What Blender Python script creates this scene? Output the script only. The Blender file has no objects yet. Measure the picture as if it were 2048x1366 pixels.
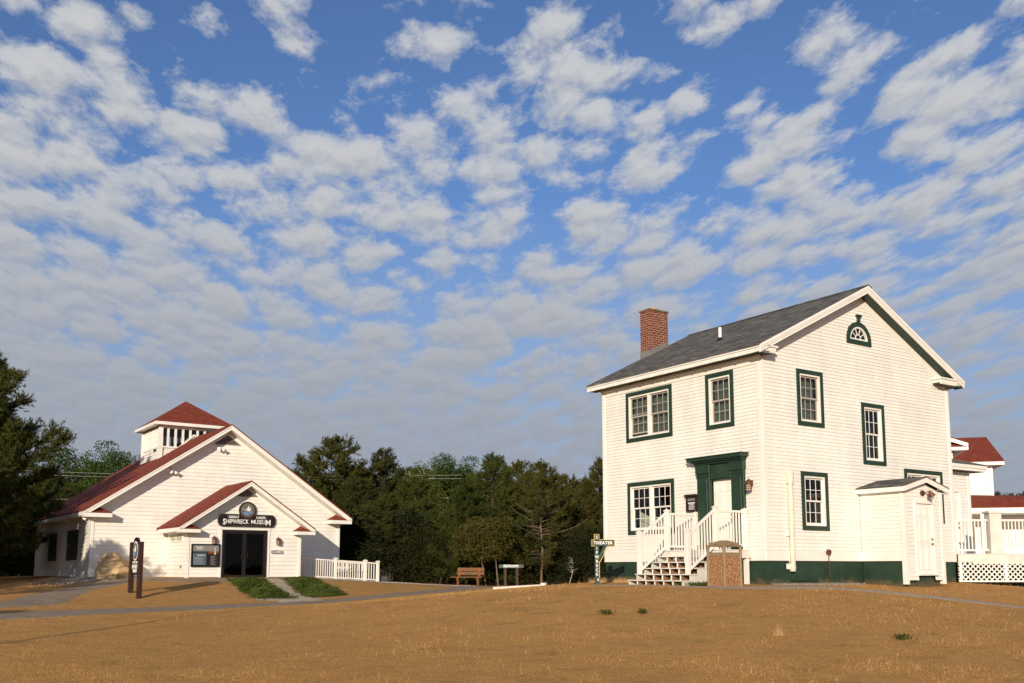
import bpy, bmesh, math, random
import numpy as np
from mathutils import Vector, Matrix
R = math.radians
scene = bpy.context.scene
C = scene.collection
rng = np.random.default_rng(7)
random.seed(7)

# ------------------------------------------------------------------ camera, light, sky
F, CY, PITCH = 1950.3, 894.6, 0.1243            # focal length in photo pixels, principal row, pitch
cam_d = bpy.data.cameras.new('camera'); cam = bpy.data.objects.new('camera', cam_d); C.objects.link(cam)
cam_d.sensor_width = 36; cam_d.lens = F / 2048 * 36; cam_d.shift_y = (CY - 683) / 2048
cam_d.clip_start = 0.1; cam_d.clip_end = 3000
cam.location = (0, 0, 0); cam.rotation_euler = (R(90) + PITCH, 0, 0)
scene.camera = cam
scene.view_settings.view_transform = 'Standard'; scene.view_settings.look = 'None'
scene.view_settings.exposure = 0.08; scene.view_settings.gamma = 1
scene.render.resolution_x = 1024; scene.render.resolution_y = 683

SUN_AZ, SUN_EL = R(78), R(15)                   # direction the light travels, height of the sun
sd = bpy.data.lights.new('sun', 'SUN'); so = bpy.data.objects.new('sun', sd); C.objects.link(so)
sd.energy = 4.6; sd.angle = R(0.5); sd.color = (1.0, 0.865, 0.675)
sdir = Vector((math.cos(SUN_AZ) * math.cos(SUN_EL), math.sin(SUN_AZ) * math.cos(SUN_EL), -math.sin(SUN_EL)))
so.rotation_euler = sdir.to_track_quat('-Z', 'Y').to_euler(); so.location = (-6, -30, 20)

class NT:                                       # tiny node-tree helper
    def __init__(s, tree): s.t = tree; s.n = tree.nodes; s.l = tree.links
    def add(s, typ, **kw):
        nd = s.n.new(typ)
        for k, v in kw.items():
            if k == 'i':
                for a, b in v.items():
                    if hasattr(b, 'is_output'): s.l.new(b, nd.inputs[a])
                    else: nd.inputs[a].default_value = b
            else: setattr(nd, k, v)
        return nd
    def math(s, op, a, b=0.0, clamp=False):
        nd = s.n.new('ShaderNodeMath'); nd.operation = op; nd.use_clamp = clamp
        for k, v in ((0, a), (1, b)):
            if hasattr(v, 'is_output'): s.l.new(v, nd.inputs[k])
            else: nd.inputs[k].default_value = v
        return nd.outputs[0]
    def mix(s, fac, a, b, blend='MIX'):
        nd = s.n.new('ShaderNodeMix'); nd.data_type = 'RGBA'; nd.blend_type = blend; nd.clamp_factor = True
        for k, v in ((0, fac), (6, a), (7, b)):
            if hasattr(v, 'is_output'): s.l.new(v, nd.inputs[k])
            else: nd.inputs[k].default_value = v if k == 0 else (tuple(v) + (1,))[:4]
        return nd.outputs[2]
    def ramp(s, fac, stops, interp='LINEAR'):
        nd = s.n.new('ShaderNodeValToRGB'); s.l.new(fac, nd.inputs[0]); cr = nd.color_ramp; cr.interpolation = interp
        while len(cr.elements) < len(stops): cr.elements.new(0.5)
        for e, (p, c) in zip(cr.elements, stops):
            e.position = p; e.color = (c, c, c, 1) if isinstance(c, (int, float)) else (tuple(c) + (1,))[:4]
        return nd.outputs[0]
    def noise(s, vec, scale, detail=4, rough=.5, dist=0.0):
        return s.add('ShaderNodeTexNoise', i={'Vector': vec, 'Scale': scale, 'Detail': detail, 'Roughness': rough, 'Distortion': dist}).outputs[0]

world = bpy.data.worlds.new("World"); scene.world = world; world.use_nodes = True
def build_sky():
    t = NT(world.node_tree); t.n.clear()
    out = t.add('ShaderNodeOutputWorld'); bg = t.add('ShaderNodeBackground')
    t.l.new(bg.outputs[0], out.inputs[0]); bg.inputs[1].default_value = 0.10
    sky = t.add('ShaderNodeTexSky', sky_type='NISHITA', sun_disc=False, sun_elevation=SUN_EL,
                sun_rotation=math.atan2(-math.cos(SUN_AZ), -math.sin(SUN_AZ)) % (2 * math.pi), air_density=1.0, dust_density=0.6, ozone_density=3.0)
    co = t.add('ShaderNodeTexCoord').outputs['Generated']
    sep = t.add('ShaderNodeSeparateXYZ', i={0: co})
    z = t.math('MAXIMUM', sep.outputs[2], 0.0)
    zz = t.math('ADD', z, 0.13)
    ca = t.math('DIVIDE', t.math('ADD', t.math('ARCTAN2', sep.outputs[0], sep.outputs[1]), .17), zz); cb = t.math('MULTIPLY', t.math('LOGARITHM', zz, math.e), 1.75)
    def cloud(k):
        rot = t.add('ShaderNodeCombineXYZ', i={0: t.math('ADD', ca, 7.3), 1: t.math('ADD', cb, 3.1 + k), 2: 0.0}).outputs[0]
        warp = t.add('ShaderNodeVectorMath', operation='SCALE', i={0: t.add('ShaderNodeTexNoise', i={'Vector': rot, 'Scale': 9.0, 'Detail': 6.0, 'Roughness': .65}).outputs[1], 3: .10}).outputs[0]
        wv = t.add('ShaderNodeVectorMath', operation='ADD', i={0: rot, 1: warp}).outputs[0]
        vor = t.add('ShaderNodeTexVoronoi', feature='SMOOTH_F1', i={'Vector': wv, 'Scale': 9.4, 'Smoothness': .30, 'Randomness': 1.0}).outputs[0]
        n1 = t.noise(rot, 12.0, 9, .64, .2); n0 = t.noise(rot, 2.3, 4, .55, 0.0)
        d = t.math('ADD', t.math('MULTIPLY', t.math('SUBTRACT', .50, vor), .92), t.math('MULTIPLY', t.math('SUBTRACT', n1, .5), 1.25))
        return t.math('ADD', d, t.math('MULTIPLY', t.math('SUBTRACT', n0, .5), .95))
    d0 = cloud(0.0); d1 = cloud(0.026)
    low = t.ramp(z, [(0.0, .60), (.10, .52), (.22, .40), (.34, .27), (.46, .16), (.56, .13)])
    left = t.math('MULTIPLY', t.math('MULTIPLY', sep.outputs[0], -0.42), t.ramp(z, [(.05, .7), (.26, .6), (.34, .1), (.5, .0)]))
    dens = t.math('ADD', t.math('ADD', d0, low), left)
    mask = t.ramp(dens, [(.06, 0.0), (.18, .36), (.36, .84), (.62, 1.0)])
    thick = t.ramp(dens, [(.30, 0.0), (.75, 1.0)])
    lit = t.math('SUBTRACT', .5, t.math('MULTIPLY', t.math('SUBTRACT', d1, d0), 2.6), clamp=True)
    base = t.mix(1.0, sky.outputs[0], (.88, .99, 1.24), 'MULTIPLY')
    grey = t.ramp(z, [(0.0, (3.2, 3.45, 3.95)), (.12, (3.8, 4.0, 4.4)), (.26, (4.6, 4.75, 5.05)), (.45, (5.2, 5.3, 5.45)), (.6, (5.4, 5.5, 5.6))])
    cl = t.mix(lit, t.mix(1.0, grey, (.86, .88, .92), 'MULTIPLY'), t.mix(1.0, grey, (1.13, 1.12, 1.10), 'MULTIPLY'))
    cl = t.mix(t.math('MULTIPLY', thick, .45), cl, t.mix(1.0, grey, (.93, .93, .95), 'MULTIPLY'))
    col = t.mix(mask, base, cl)
    hz = t.ramp(z, [(0.0, .96), (.09, .86), (.19, .50), (.36, 0.0)])
    col = t.mix(hz, col, (3.05, 3.40, 4.10))
    t.l.new(col, bg.inputs[0])
build_sky()

# ------------------------------------------------------------------ helpers
def W(px, py, D):
    """world point seen at photo pixel (px, py) when it stands D metres ahead"""
    x = (px - 1024) / F; u = -(py - CY) / F; c, s = math.cos(PITCH), math.sin(PITCH)
    yy = c - u * s; zz = s + u * c
    return Vector((x * D / yy, D, zz * D / yy))

def tag(o, label=None, cat=None, group=None, kind=None):
    if label: o['label'] = label
    if cat: o['category'] = cat
    if group: o['group'] = group
    if kind: o['kind'] = kind
    return o
def thing(name, label, cat, loc=(0, 0, 0), yaw=0.0, group=None):
    o = bpy.data.objects.new(name, None); C.objects.link(o)
    o.location = loc; o.rotation_euler = (0, 0, yaw); o.empty_display_size = .2
    return tag(o, label, cat, group)

class MB:
    def __init__(s): s.v = []; s.f = []
    def add(s, vs, fs):
        b = len(s.v); s.v += [tuple(p) for p in vs]; s.f += [tuple(i + b for i in f) for f in fs]
    def quad(s, *p): s.add(p, [tuple(range(len(p)))])
    def box(s, x0, x1, y0, y1, z0, z1):
        s.hexa([(x0, y0, z0), (x1, y0, z0), (x1, y1, z0), (x0, y1, z0), (x0, y0, z1), (x1, y0, z1), (x1, y1, z1), (x0, y1, z1)])
    def hexa(s, p): s.add(p, [(0, 3, 2, 1), (4, 5, 6, 7), (0, 1, 5, 4), (1, 2, 6, 5), (2, 3, 7, 6), (3, 0, 4, 7)])
    def fbox(s, P, u0, u1, o0, o1, z0, z1):
        s.hexa([P(u0, o0, z0), P(u1, o0, z0), P(u1, o1, z0), P(u0, o1, z0), P(u0, o0, z1), P(u1, o0, z1), P(u1, o1, z1), P(u0, o1, z1)])
    def prism(s, poly, vec):
        n = len(poly); vec = Vector(vec); a = [Vector(p) for p in poly]
        s.add(a + [p + vec for p in a], [tuple(range(n))[::-1], tuple(range(n, 2 * n))] + [(i, (i + 1) % n, n + (i + 1) % n, n + i) for i in range(n)])
    def fprism(s, P, poly, o0, o1):
        n = len(poly)
        s.add([P(u, o0, z) for u, z in poly] + [P(u, o1, z) for u, z in poly], [tuple(range(n))[::-1], tuple(range(n, 2 * n))] + [(i, (i + 1) % n, n + (i + 1) % n, n + i) for i in range(n)])
    def bar(s, a, b, w, h=None, up=(0, 0, 1)):
        a = Vector(a); b = Vector(b); h = h or w; d = (b - a).normalized(); up = Vector(up)
        if abs(d.dot(up)) > .98: up = Vector((0, 1, 0))
        sx = d.cross(up).normalized() * w / 2; sy = sx.cross(d).normalized() * h / 2
        s.hexa([a - sx - sy, a + sx - sy, a + sx + sy, a - sx + sy, b - sx - sy, b + sx - sy, b + sx + sy, b - sx + sy])
    def tube(s, pts, rads, n=8, cap=True):
        pts = [Vector(p) for p in pts]; b = len(s.v); m = len(pts)
        if isinstance(rads, (int, float)): rads = [rads] * m
        for i, p in enumerate(pts):
            d = (pts[min(i + 1, m - 1)] - pts[max(i - 1, 0)]).normalized()
            up = Vector((0, 0, 1)) if abs(d.z) < .9 else Vector((1, 0, 0))
            x = d.cross(up).normalized(); y = d.cross(x)
            for k in range(n):
                a = 2 * math.pi * k / n; s.v.append(tuple(p + (x * math.cos(a) + y * math.sin(a)) * rads[i]))
        for i in range(m - 1):
            for k in range(n): s.f.append((b + i * n + k, b + i * n + (k + 1) % n, b + (i + 1) * n + (k + 1) % n, b + (i + 1) * n + k))
        if cap: s.f.append(tuple(b + k for k in range(n))[::-1]); s.f.append(tuple(b + (m - 1) * n + k for k in range(n)))
    def build(s, name, mat, parent=None, bevel=0.0, smooth=False, loc=None, yaw=0.0, fix=True):
        me = bpy.data.meshes.new(name); me.from_pydata(s.v, [], s.f)
        if fix or bevel:
            bm = bmesh.new(); bm.from_mesh(me)
            if fix: bmesh.ops.recalc_face_normals(bm, faces=bm.faces)
            bm.to_mesh(me); bm.free()
        if smooth:
            for p in me.polygons: p.use_smooth = True
        me.materials.append(mat)
        o = bpy.data.objects.new(name, me); C.objects.link(o)
        if parent: o.parent = parent
        if loc is not None: o.location = loc; o.rotation_euler = (0, 0, yaw)
        if bevel:
            md = o.modifiers.new('bevel', 'BEVEL'); md.width = bevel; md.segments = 1; md.limit_method = 'ANGLE'
        return o
def npmesh(name, V, faces, k, mat, parent=None, smooth=False, loc=None):
    """fast mesh: V (n,3), faces (m,k) of indices"""
    me = bpy.data.meshes.new(name); V = np.asarray(V, np.float32); faces = np.asarray(faces, np.int32)
    me.vertices.add(len(V)); me.vertices.foreach_set('co', V.ravel())
    me.loops.add(faces.size); me.loops.foreach_set('vertex_index', faces.ravel())
    me.polygons.add(len(faces)); me.polygons.foreach_set('loop_start', np.arange(0, faces.size, k, dtype=np.int32))
    if smooth: me.polygons.foreach_set('use_smooth', np.ones(len(faces), bool))
    me.update(calc_edges=True); me.materials.append(mat)
    o = bpy.data.objects.new(name, me); C.objects.link(o)
    if parent: o.parent = parent
    if loc is not None: o.location = loc
    return o
def text(name, body, size, P, u, o, z, mat, parent, bold=0.0, stretch=1.0, spacing=1.0, depth=.006):
    """lettering lying on face P, centred at (u, z), read left to right along +u (flip with size<0)"""
    cu = bpy.data.curves.new(name, 'FONT'); cu.body = body; cu.size = abs(size); cu.align_x = 'CENTER'; cu.align_y = 'CENTER'
    cu.extrude = depth / 2; cu.offset = bold; cu.resolution_u = 3; cu.space_character = spacing
    tmp = bpy.data.objects.new('tmp', cu); C.objects.link(tmp)
    dg = bpy.context.evaluated_depsgraph_get(); me = bpy.data.meshes.new_from_object(tmp.evaluated_get(dg))
    bpy.data.objects.remove(tmp)
    sg = 1 if size > 0 else -1
    for v in me.vertices: v.co = Vector(P(u + sg * v.co.x * stretch, o + v.co.z, z + v.co.y))
    me.materials.clear(); me.materials.append(mat); me.name = name
    ob = bpy.data.objects.new(name, me); C.objects.link(ob)
    if parent: ob.parent = parent
    return ob

# ------------------------------------------------------------------ materials
MATS = {}
def mat(name, col, rough=.6, spec=.4, var=.12, scale=3.0, bump=0.0, bscale=40.0, col2=None, metal=0.0, stretch=(1, 1, 1), rand=0.0, coat=0.0):
    m = bpy.data.materials.new(name); m.use_nodes = True; t = NT(m.node_tree); t.n.clear()
    out = t.add('ShaderNodeOutputMaterial'); b = t.add('ShaderNodeBsdfPrincipled'); t.l.new(b.outputs[0], out.inputs[0])
    co = t.add('ShaderNodeTexCoord').outputs['Object']
    mp = t.add('ShaderNodeMapping', i={0: co, 3: stretch}).outputs[0]
    n = t.noise(mp, scale, 5, .6)
    c2 = col2 or tuple(max(0, c * (1 - var * 2)) for c in col)
    c1 = col if col2 else tuple(min(1, c * (1 + var * .6)) for c in col)
    c = t.mix(t.ramp(n, [(.32, 0.0), (.68, 1.0)]), c2, c1)
    if rand:
        r = t.add('ShaderNodeObjectInfo').outputs['Random']
        c = t.mix(1.0, c, t.ramp(r, [(0, (1 - rand, 1 - rand * .8, 1 - rand)), (.5, (1, 1, 1)), (1, (1 + rand, 1 + rand * .6, 1 - rand * .3))]), 'MULTIPLY')
    t.l.new(c, b.inputs['Base Color'])
    b.inputs['Roughness'].default_value = rough; b.inputs['Specular IOR Level'].default_value = spec; b.inputs['Metallic'].default_value = metal
    if bump:
        bn = t.noise(mp, bscale, 4, .6)
        bp = t.add('ShaderNodeBump', i={'Strength': 1.0, 'Distance': bump, 'Height': bn}); t.l.new(bp.outputs[0], b.inputs['Normal'])
    MATS[name] = m; return m
def foliage(name, c1, c2, c3, tr=.25, rand=.22):
    m = bpy.data.materials.new(name); m.use_nodes = True; t = NT(m.node_tree); t.n.clear()
    out = t.add('ShaderNodeOutputMaterial'); d = t.add('ShaderNodeBsdfDiffuse'); tl = t.add('ShaderNodeBsdfTranslucent')
    co = t.add('ShaderNodeTexCoord').outputs['Object']
    n = t.noise(co, 1.3, 3, .6); n2 = t.noise(co, 9.0, 2, .6)
    c = t.mix(t.ramp(n, [(.35, 0.0), (.65, 1.0)]), c1, c2); c = t.mix(t.ramp(n2, [(.55, 0.0), (.75, .7)]), c, c3)
    r = t.add('ShaderNodeObjectInfo').outputs['Random']
    c = t.mix(1.0, c, t.ramp(r, [(0, (1 - rand, 1 - rand, 1 - rand)), (.35, (1, 1, 1)), (.7, (1 + rand, 1 + rand * .5, 1 - rand * .5)), (1, (1 + rand, .95, .8))]), 'MULTIPLY')
    t.l.new(c, d.inputs[0]); t.l.new(c, tl.inputs[0])
    mx = t.add('ShaderNodeMixShader', i={0: tr, 1: d.outputs[0], 2: tl.outputs[0]}); t.l.new(mx.outputs[0], out.inputs[0])
    MATS[name] = m; return m
def shingles(name, ca, cb, cm, axis, kz, bw=.32, bh=.14):
    """asphalt shingles: courses along one horizontal axis, kz turns height into length up the slope"""
    m = bpy.data.materials.new(name); m.use_nodes = True; t = NT(m.node_tree); t.n.clear()
    out = t.add('ShaderNodeOutputMaterial'); b = t.add('ShaderNodeBsdfPrincipled'); t.l.new(b.outputs[0], out.inputs[0])
    co = t.add('ShaderNodeTexCoord').outputs['Object']; s = t.add('ShaderNodeSeparateXYZ', i={0: co})
    v = t.add('ShaderNodeCombineXYZ', i={0: s.outputs[axis], 1: t.math('MULTIPLY', s.outputs[2], kz), 2: 0.0}).outputs[0]
    br = t.add('ShaderNodeTexBrick', offset=.5, i={'Vector': v, 'Color1': ca + (1,), 'Color2': cb + (1,), 'Mortar': cm + (1,), 'Scale': 1.0, 'Mortar Size': .008, 'Bias': -.1, 'Brick Width': bw, 'Row Height': bh})
    v2 = t.add('ShaderNodeMapping', i={0: v, 3: (1.2, 7, 1)}).outputs[0]
    n = t.noise(v2, 1.0, 4, .65); g = t.noise(v, 60.0, 2, .6)
    c = t.mix(t.ramp(n, [(.35, .75), (.65, 0.0)]), br.outputs[0], ca); c = t.mix(1.0, c, t.ramp(g, [(.3, .75), (.7, 1.2)]), 'MULTIPLY')
    c = t.mix(1.0, c, t.ramp(t.noise(v2, 2.3, 3, .7), [(.3, .7), (.7, 1.35)]), 'MULTIPLY')
    t.l.new(c, b.inputs['Base Color']); b.inputs['Roughness'].default_value = .9; b.inputs['Specular IOR Level'].default_value = .2
    bp = t.add('ShaderNodeBump', i={'Strength': .8, 'Distance': .012, 'Height': br.outputs[1]}); bp.invert = True; t.l.new(bp.outputs[0], b.inputs['Normal'])
    return m
white = mat('white_paint', (.83, .81, .76), .5, .35, .05, 1.3, .0012, 25, stretch=(1, 1, .5))
def boards(m, ex):
    # every course of boards has weathered a little differently; faint rain streaks and scuffs
    t = NT(m.node_tree); b = [n for n in t.n if n.type == 'BSDF_PRINCIPLED'][0]; old = b.inputs['Base Color'].links[0].from_socket
    co = t.add('ShaderNodeTexCoord').outputs['Object']; s = t.add('ShaderNodeSeparateXYZ', i={0: co}); al = t.math('ADD', s.outputs[0], s.outputs[1])
    row = t.math('FLOOR', t.math('DIVIDE', s.outputs[2], ex)); v = t.add('ShaderNodeCombineXYZ', i={0: t.math('FLOOR', t.math('DIVIDE', t.math('ADD', al, t.math('MULTIPLY', row, 1.37)), 3.6)), 1: row, 2: 0.0}).outputs[0]
    w = t.add('ShaderNodeTexWhiteNoise', noise_dimensions='2D', i={0: v}).outputs[0]; c = t.mix(1.0, old, t.ramp(w, [(0, (.965, .963, .958)), (.5, (.99, .99, .985)), (1, (1, 1, 1))]), 'MULTIPLY')
    v2 = t.add('ShaderNodeCombineXYZ', i={0: al, 1: t.math('MULTIPLY', s.outputs[2], .12), 2: 0.0}).outputs[0]; c = t.mix(1.0, c, t.ramp(t.noise(v2, 3.5, 5, .7), [(.30, (.95, .94, .925)), (.50, (1, 1, 1))]), 'MULTIPLY')
    t.l.new(c, b.inputs['Base Color'])
boards(white, .105)
white_trim = mat('white_trim', (.82, .80, .75), .45, .4, .04, 2.0)
vinyl = mat('white_vinyl', (.84, .81, .75), .4, .4, .04, 2.0)
tan_vinyl = mat('tan_window_vinyl', (.45, .39, .34), .5, .4, .06, 4.0)
green = mat('dark_green_paint', (.018, .046, .026), .5, .4, .16, 2.5, .001, 30)
green_block = mat('green_painted_blockwork', (.021, .050, .031), .6, .35, .18, 1.5, .003, 12)
def block_joints(m):
    t = NT(m.node_tree); b = [n for n in t.n if n.type == 'BSDF_PRINCIPLED'][0]
    co = t.add('ShaderNodeTexCoord').outputs['Object']; s = t.add('ShaderNodeSeparateXYZ', i={0: co})
    v = t.add('ShaderNodeCombineXYZ', i={0: t.math('ADD', s.outputs[0], s.outputs[1]), 1: s.outputs[2], 2: 0.0}).outputs[0]
    br = t.add('ShaderNodeTexBrick', i={'Vector': v, 'Scale': 1.0, 'Mortar Size': .008, 'Brick Width': .42, 'Row Height': .21, 'Color1': (1, 1, 1, 1), 'Color2': (1, 1, 1, 1), 'Mortar': (0, 0, 0, 1)})
    old = b.inputs['Normal'].links[0].from_socket
    bp = t.add('ShaderNodeBump', i={'Strength': .5, 'Distance': .006, 'Height': br.outputs[0], 'Normal': old}); t.l.new(bp.outputs[0], b.inputs['Normal'])
block_joints(green_block)
def splash(m):
    # pale soil splashed up the foot of the blockwork in ragged patches
    t = NT(m.node_tree); b = [n for n in t.n if n.type == 'BSDF_PRINCIPLED'][0]; old = b.inputs['Base Color'].links[0].from_socket
    co = t.add('ShaderNodeTexCoord').outputs['Object']; s = t.add('ShaderNodeSeparateXYZ', i={0: co})
    k = t.math('SUBTRACT', t.noise(co, 5.0, 5, .7), t.math('MULTIPLY', s.outputs[2], 1.5)); t.l.new(t.mix(t.ramp(k, [(.28, 0.0), (.5, .55)]), old, (.16, .105, .055)), b.inputs['Base Color'])
splash(green_block)
roof_grey = shingles('grey_asphalt_shingles', (.075, .072, .068), (.24, .225, .20), (.03, .03, .03), 1, 2.24)
roof_greyx = shingles('grey_asphalt_shingles_side', (.045, .043, .042), (.16, .15, .14), (.02, .02, .02), 0, 2.24)
roof_red = shingles('red_shingles', (.185, .036, .021), (.285, .064, .034), (.07, .016, .011), 1, 1.8)
roof_redx = shingles('red_shingles_front', (.185, .036, .021), (.285, .064, .034), (.07, .016, .011), 0, 1.8)
unlit_inside = mat('unlit_inside', (.025, .022, .020), .9, .1)  # near-black colour stands in for the shade of unlit insides
curtain = mat('curtain_cloth', (.105, .125, .110), .9, .1, .15, 8, stretch=(1, 1, .2))
black = mat('black_paint', (.012, .011, .010), .45, .4)
black_board = mat('black_sign_board', (.016, .012, .011), .5, .3, .1)
brown_post = mat('dark_brown_post', (.045, .018, .012), .6, .3, .2, 6)
white_letter = mat('white_lettering', (.80, .80, .78), .5, .3, .02)
yellow = mat('yellow_trim', (.62, .42, .09), .5, .3, .08)
sign_green = mat('sign_green', (.02, .055, .045), .5, .4, .12)
copper = mat('copper_brown', (.16, .055, .03), .45, .5, .2, 8, metal=.3)
lamp_glass = mat('frosted_lamp_glass', (.45, .38, .28), .25, .5)
metal_grey = mat('grey_metal', (.30, .29, .27), .45, .5, .1, metal=.5)
brass = mat('brass', (.45, .33, .15), .35, .5, .1, metal=.8)
flash_m = mat('grey_flashing', (.20, .195, .18), .6, .4, .1, 3)
bench_wood = mat('stained_bench_wood', (.21, .085, .033), .7, .3, .2, 5, .002, 20, stretch=(1, 8, 8))
stair_wood = mat('brown_stair_wood', (.30, .17, .09), .8, .2, .2, 5, stretch=(1, 1, 4))  # streaky brown for the inner stringers
deck_paint = mat('pale_deck_paint', (.70, .66, .60), .6, .3, .08, 3)
bin_tan = mat('tan_bin_frame', (.27, .19, .11), .5, .35, .08, 4)
concrete = mat('concrete', (.52, .40, .28), .9, .2, .12, 2.5, .004, 60)
asphalt = mat('old_asphalt', (.31, .235, .165), .95, .15, .16, 1.6, .004, 90)
bark = mat('pine_bark', (.105, .075, .055), .95, .1, .25, 5, .02, 9, stretch=(1, 1, .3))
dead_wood = mat('dead_grey_wood', (.24, .19, .15), .95, .1, .2, 6)
birch_bark = mat('birch_bark', (.55, .50, .44), .8, .2, .25, 6, stretch=(1, 1, 3))
pine_green = foliage('pine_needles', (.048, .060, .021), (.082, .094, .029), (.105, .088, .034))
pine_bright = foliage('bright_pine_needles', (.052, .070, .019), (.090, .112, .030), (.115, .102, .036))
leaf_green = foliage('broad_leaves', (.045, .080, .020), (.075, .115, .03), (.095, .12, .04))
brush_green = foliage('brush_leaves', (.020, .028, .011), (.034, .041, .016), (.046, .036, .018))
juniper_m = foliage('juniper_needles', (.055, .085, .020), (.095, .125, .03), (.14, .085, .035), .2, .1)
def pane_mat(name, tint):
    m = bpy.data.materials.new(name); m.use_nodes = True; t = NT(m.node_tree); t.n.clear()
    out = t.add('ShaderNodeOutputMaterial'); tr = t.add('ShaderNodeBsdfTransparent', i={0: tint + (1,)}); gl = t.add('ShaderNodeBsdfGlossy', i={'Roughness': .02})
    co = t.add('ShaderNodeTexCoord').outputs['Object']
    bp = t.add('ShaderNodeBump', i={'Strength': .25, 'Distance': .02, 'Height': t.noise(co, 1.5, 2, .5)}); t.l.new(bp.outputs[0], gl.inputs['Normal'])
    lw = t.add('ShaderNodeLayerWeight', i={0: .5}); fr = t.math('ADD', .045, t.math('MULTIPLY', .9, t.math('POWER', lw.outputs[1], 4.0)))
    mx = t.add('ShaderNodeMixShader', i={0: fr, 1: tr.outputs[0], 2: gl.outputs[0]}); t.l.new(mx.outputs[0], out.inputs[0]); return m
glass = pane_mat('window_glass', (.75, .80, .76)); glass_dark = pane_mat('dark_door_glass', (.30, .29, .27))
def brick_mat():
    m = bpy.data.materials.new('red_brick'); m.use_nodes = True; t = NT(m.node_tree); t.n.clear()
    out = t.add('ShaderNodeOutputMaterial'); b = t.add('ShaderNodeBsdfPrincipled', i={'Roughness': .9}); t.l.new(b.outputs[0], out.inputs[0])
    co = t.add('ShaderNodeTexCoord').outputs['Object']; s = t.add('ShaderNodeSeparateXYZ', i={0: co})
    v = t.add('ShaderNodeCombineXYZ', i={0: t.math('ADD', s.outputs[0], s.outputs[1]), 1: s.outputs[2], 2: 0.0}).outputs[0]
    br = t.add('ShaderNodeTexBrick', i={'Vector': v, 'Scale': 1.0, 'Mortar Size': .013, 'Brick Width': .235, 'Row Height': .088, 'Color1': (.20, .045, .025, 1), 'Color2': (.11, .022, .014, 1), 'Mortar': (.36, .22, .15, 1)})
    c = t.mix(1.0, br.outputs[0], t.ramp(t.noise(v, 5.0, 4, .6), [(.3, .75), (.7, 1.2)]), 'MULTIPLY'); t.l.new(c, b.inputs['Base Color'])
    bp = t.add('ShaderNodeBump', i={'Strength': .8, 'Distance': .01, 'Height': br.outputs[1]}); bp.invert = True; t.l.new(bp.outputs[0], b.inputs['Normal']); return m
brick = brick_mat()
def agg_mat():
    m = bpy.data.materials.new('pebble_aggregate'); m.use_nodes = True; t = NT(m.node_tree); t.n.clear()
    out = t.add('ShaderNodeOutputMaterial'); b = t.add('ShaderNodeBsdfPrincipled', i={'Roughness': .85}); t.l.new(b.outputs[0], out.inputs[0])
    co = t.add('ShaderNodeTexCoord').outputs['Object']
    vo = t.add('ShaderNodeTexVoronoi', i={'Vector': co, 'Scale': 48.0})
    sp = t.add('ShaderNodeSeparateColor', i={0: vo.outputs[1]})
    c = t.ramp(sp.outputs[0], [(0, (.15, .055, .02)), (.45, (.33, .14, .055)), (.8, (.42, .22, .10)), (1, (.55, .38, .22))]); t.l.new(c, b.inputs['Base Color'])
    bp = t.add('ShaderNodeBump', i={'Strength': 1.0, 'Distance': .012, 'Height': vo.outputs[0]}); bp.invert = True; t.l.new(bp.outputs[0], b.inputs['Normal']); return m
aggregate = agg_mat()

# ------------------------------------------------------------------ frames of the two buildings
HO, HY = Vector((7.12, 27.5, -.423)), .5923
MO, MY = Vector((-19.784, 46.0, -.39)), .6094
def l2w(o, yaw, p):
    c, s = math.cos(yaw), math.sin(yaw); return Vector((o.x + c * p[0] - s * p[1], o.y + s * p[0] + c * p[1], o.z + (p[2] if len(p) > 2 else 0)))
def face(o, du, dn):
    o = Vector(o); du = Vector(du); dn = Vector(dn)
    return lambda u, out, z: tuple(o + du * u + dn * out + Vector((0, 0, z)))
HL = face((0, 0, 0), (0, 1, 0), (-1, 0, 0)); HR = face((0, 0, 0), (1, 0, 0), (0, -1, 0))

# ------------------------------------------------------------------ terrain
CTRL = []
def cp(px, py, D): w = W(px, py, D); CTRL.append((w.x, w.y, w.z))
for x in (-200, 300, 800, 1300, 1800, 2250): cp(x, 1366, 13)
for x, y in ((-15, 0), (0, 0), (15, 0), (-25, -12), (25, -12), (0, -15)): CTRL.append((x, y, -1.65))
for x, y in ((-8, 7), (0, 7), (8, 7)): CTRL.append((x, y, -1.60))
for p in ((0, 0), (0, 3.5), (0, 7.1), (4.6, 0), (9.2, 0), (14, 0), (-1.5, 1.6), (9.2, 7), (4, 5)): w = l2w(HO, HY, p); CTRL.append((w.x, w.y, -.43))
for p in ((-3, .5), (-3, 2.7)): w = l2w(HO, HY, p); CTRL.append((w.x, w.y, -.455))
cp(1300, 1172, 25.4); cp(1300, 1230, 20); cp(1300, 1300, 16); cp(1700, 1230, 20.5); cp(1700, 1300, 16); cp(1640, 1173, 27.2); cp(1830, 1189, 25.6)
cp(2048, 1214, 24.5); cp(2150, 1170, 37); cp(2048, 1172, 34.5); cp(1150, 1170, 30); cp(1210, 1168, 31); cp(2300, 1240, 22)
cp(1000, 1183, 27.5); cp(1000, 1230, 21); cp(1000, 1300, 16); cp(850, 1194, 29.5); cp(700, 1206, 31); cp(700, 1250, 22); cp(700, 1300, 17.3)
cp(300, 1232, 26); cp(300, 1280, 19.5); cp(0, 1247, 24); cp(0, 1300, 17.8); cp(-300, 1250, 24); cp(0, 1215, 30.5); cp(120, 1205, 34); cp(160, 1178, 40.5); cp(150, 1218, 30.5)
cp(550, 1212, 31.5); cp(261, 1184, 37.9); cp(277, 1198, 37.0); cp(400, 1219, 30.8); cp(400, 1187, 39); cp(480, 1200, 36); cp(560, 1199, 37); cp(620, 1206, 34.5)
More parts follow.
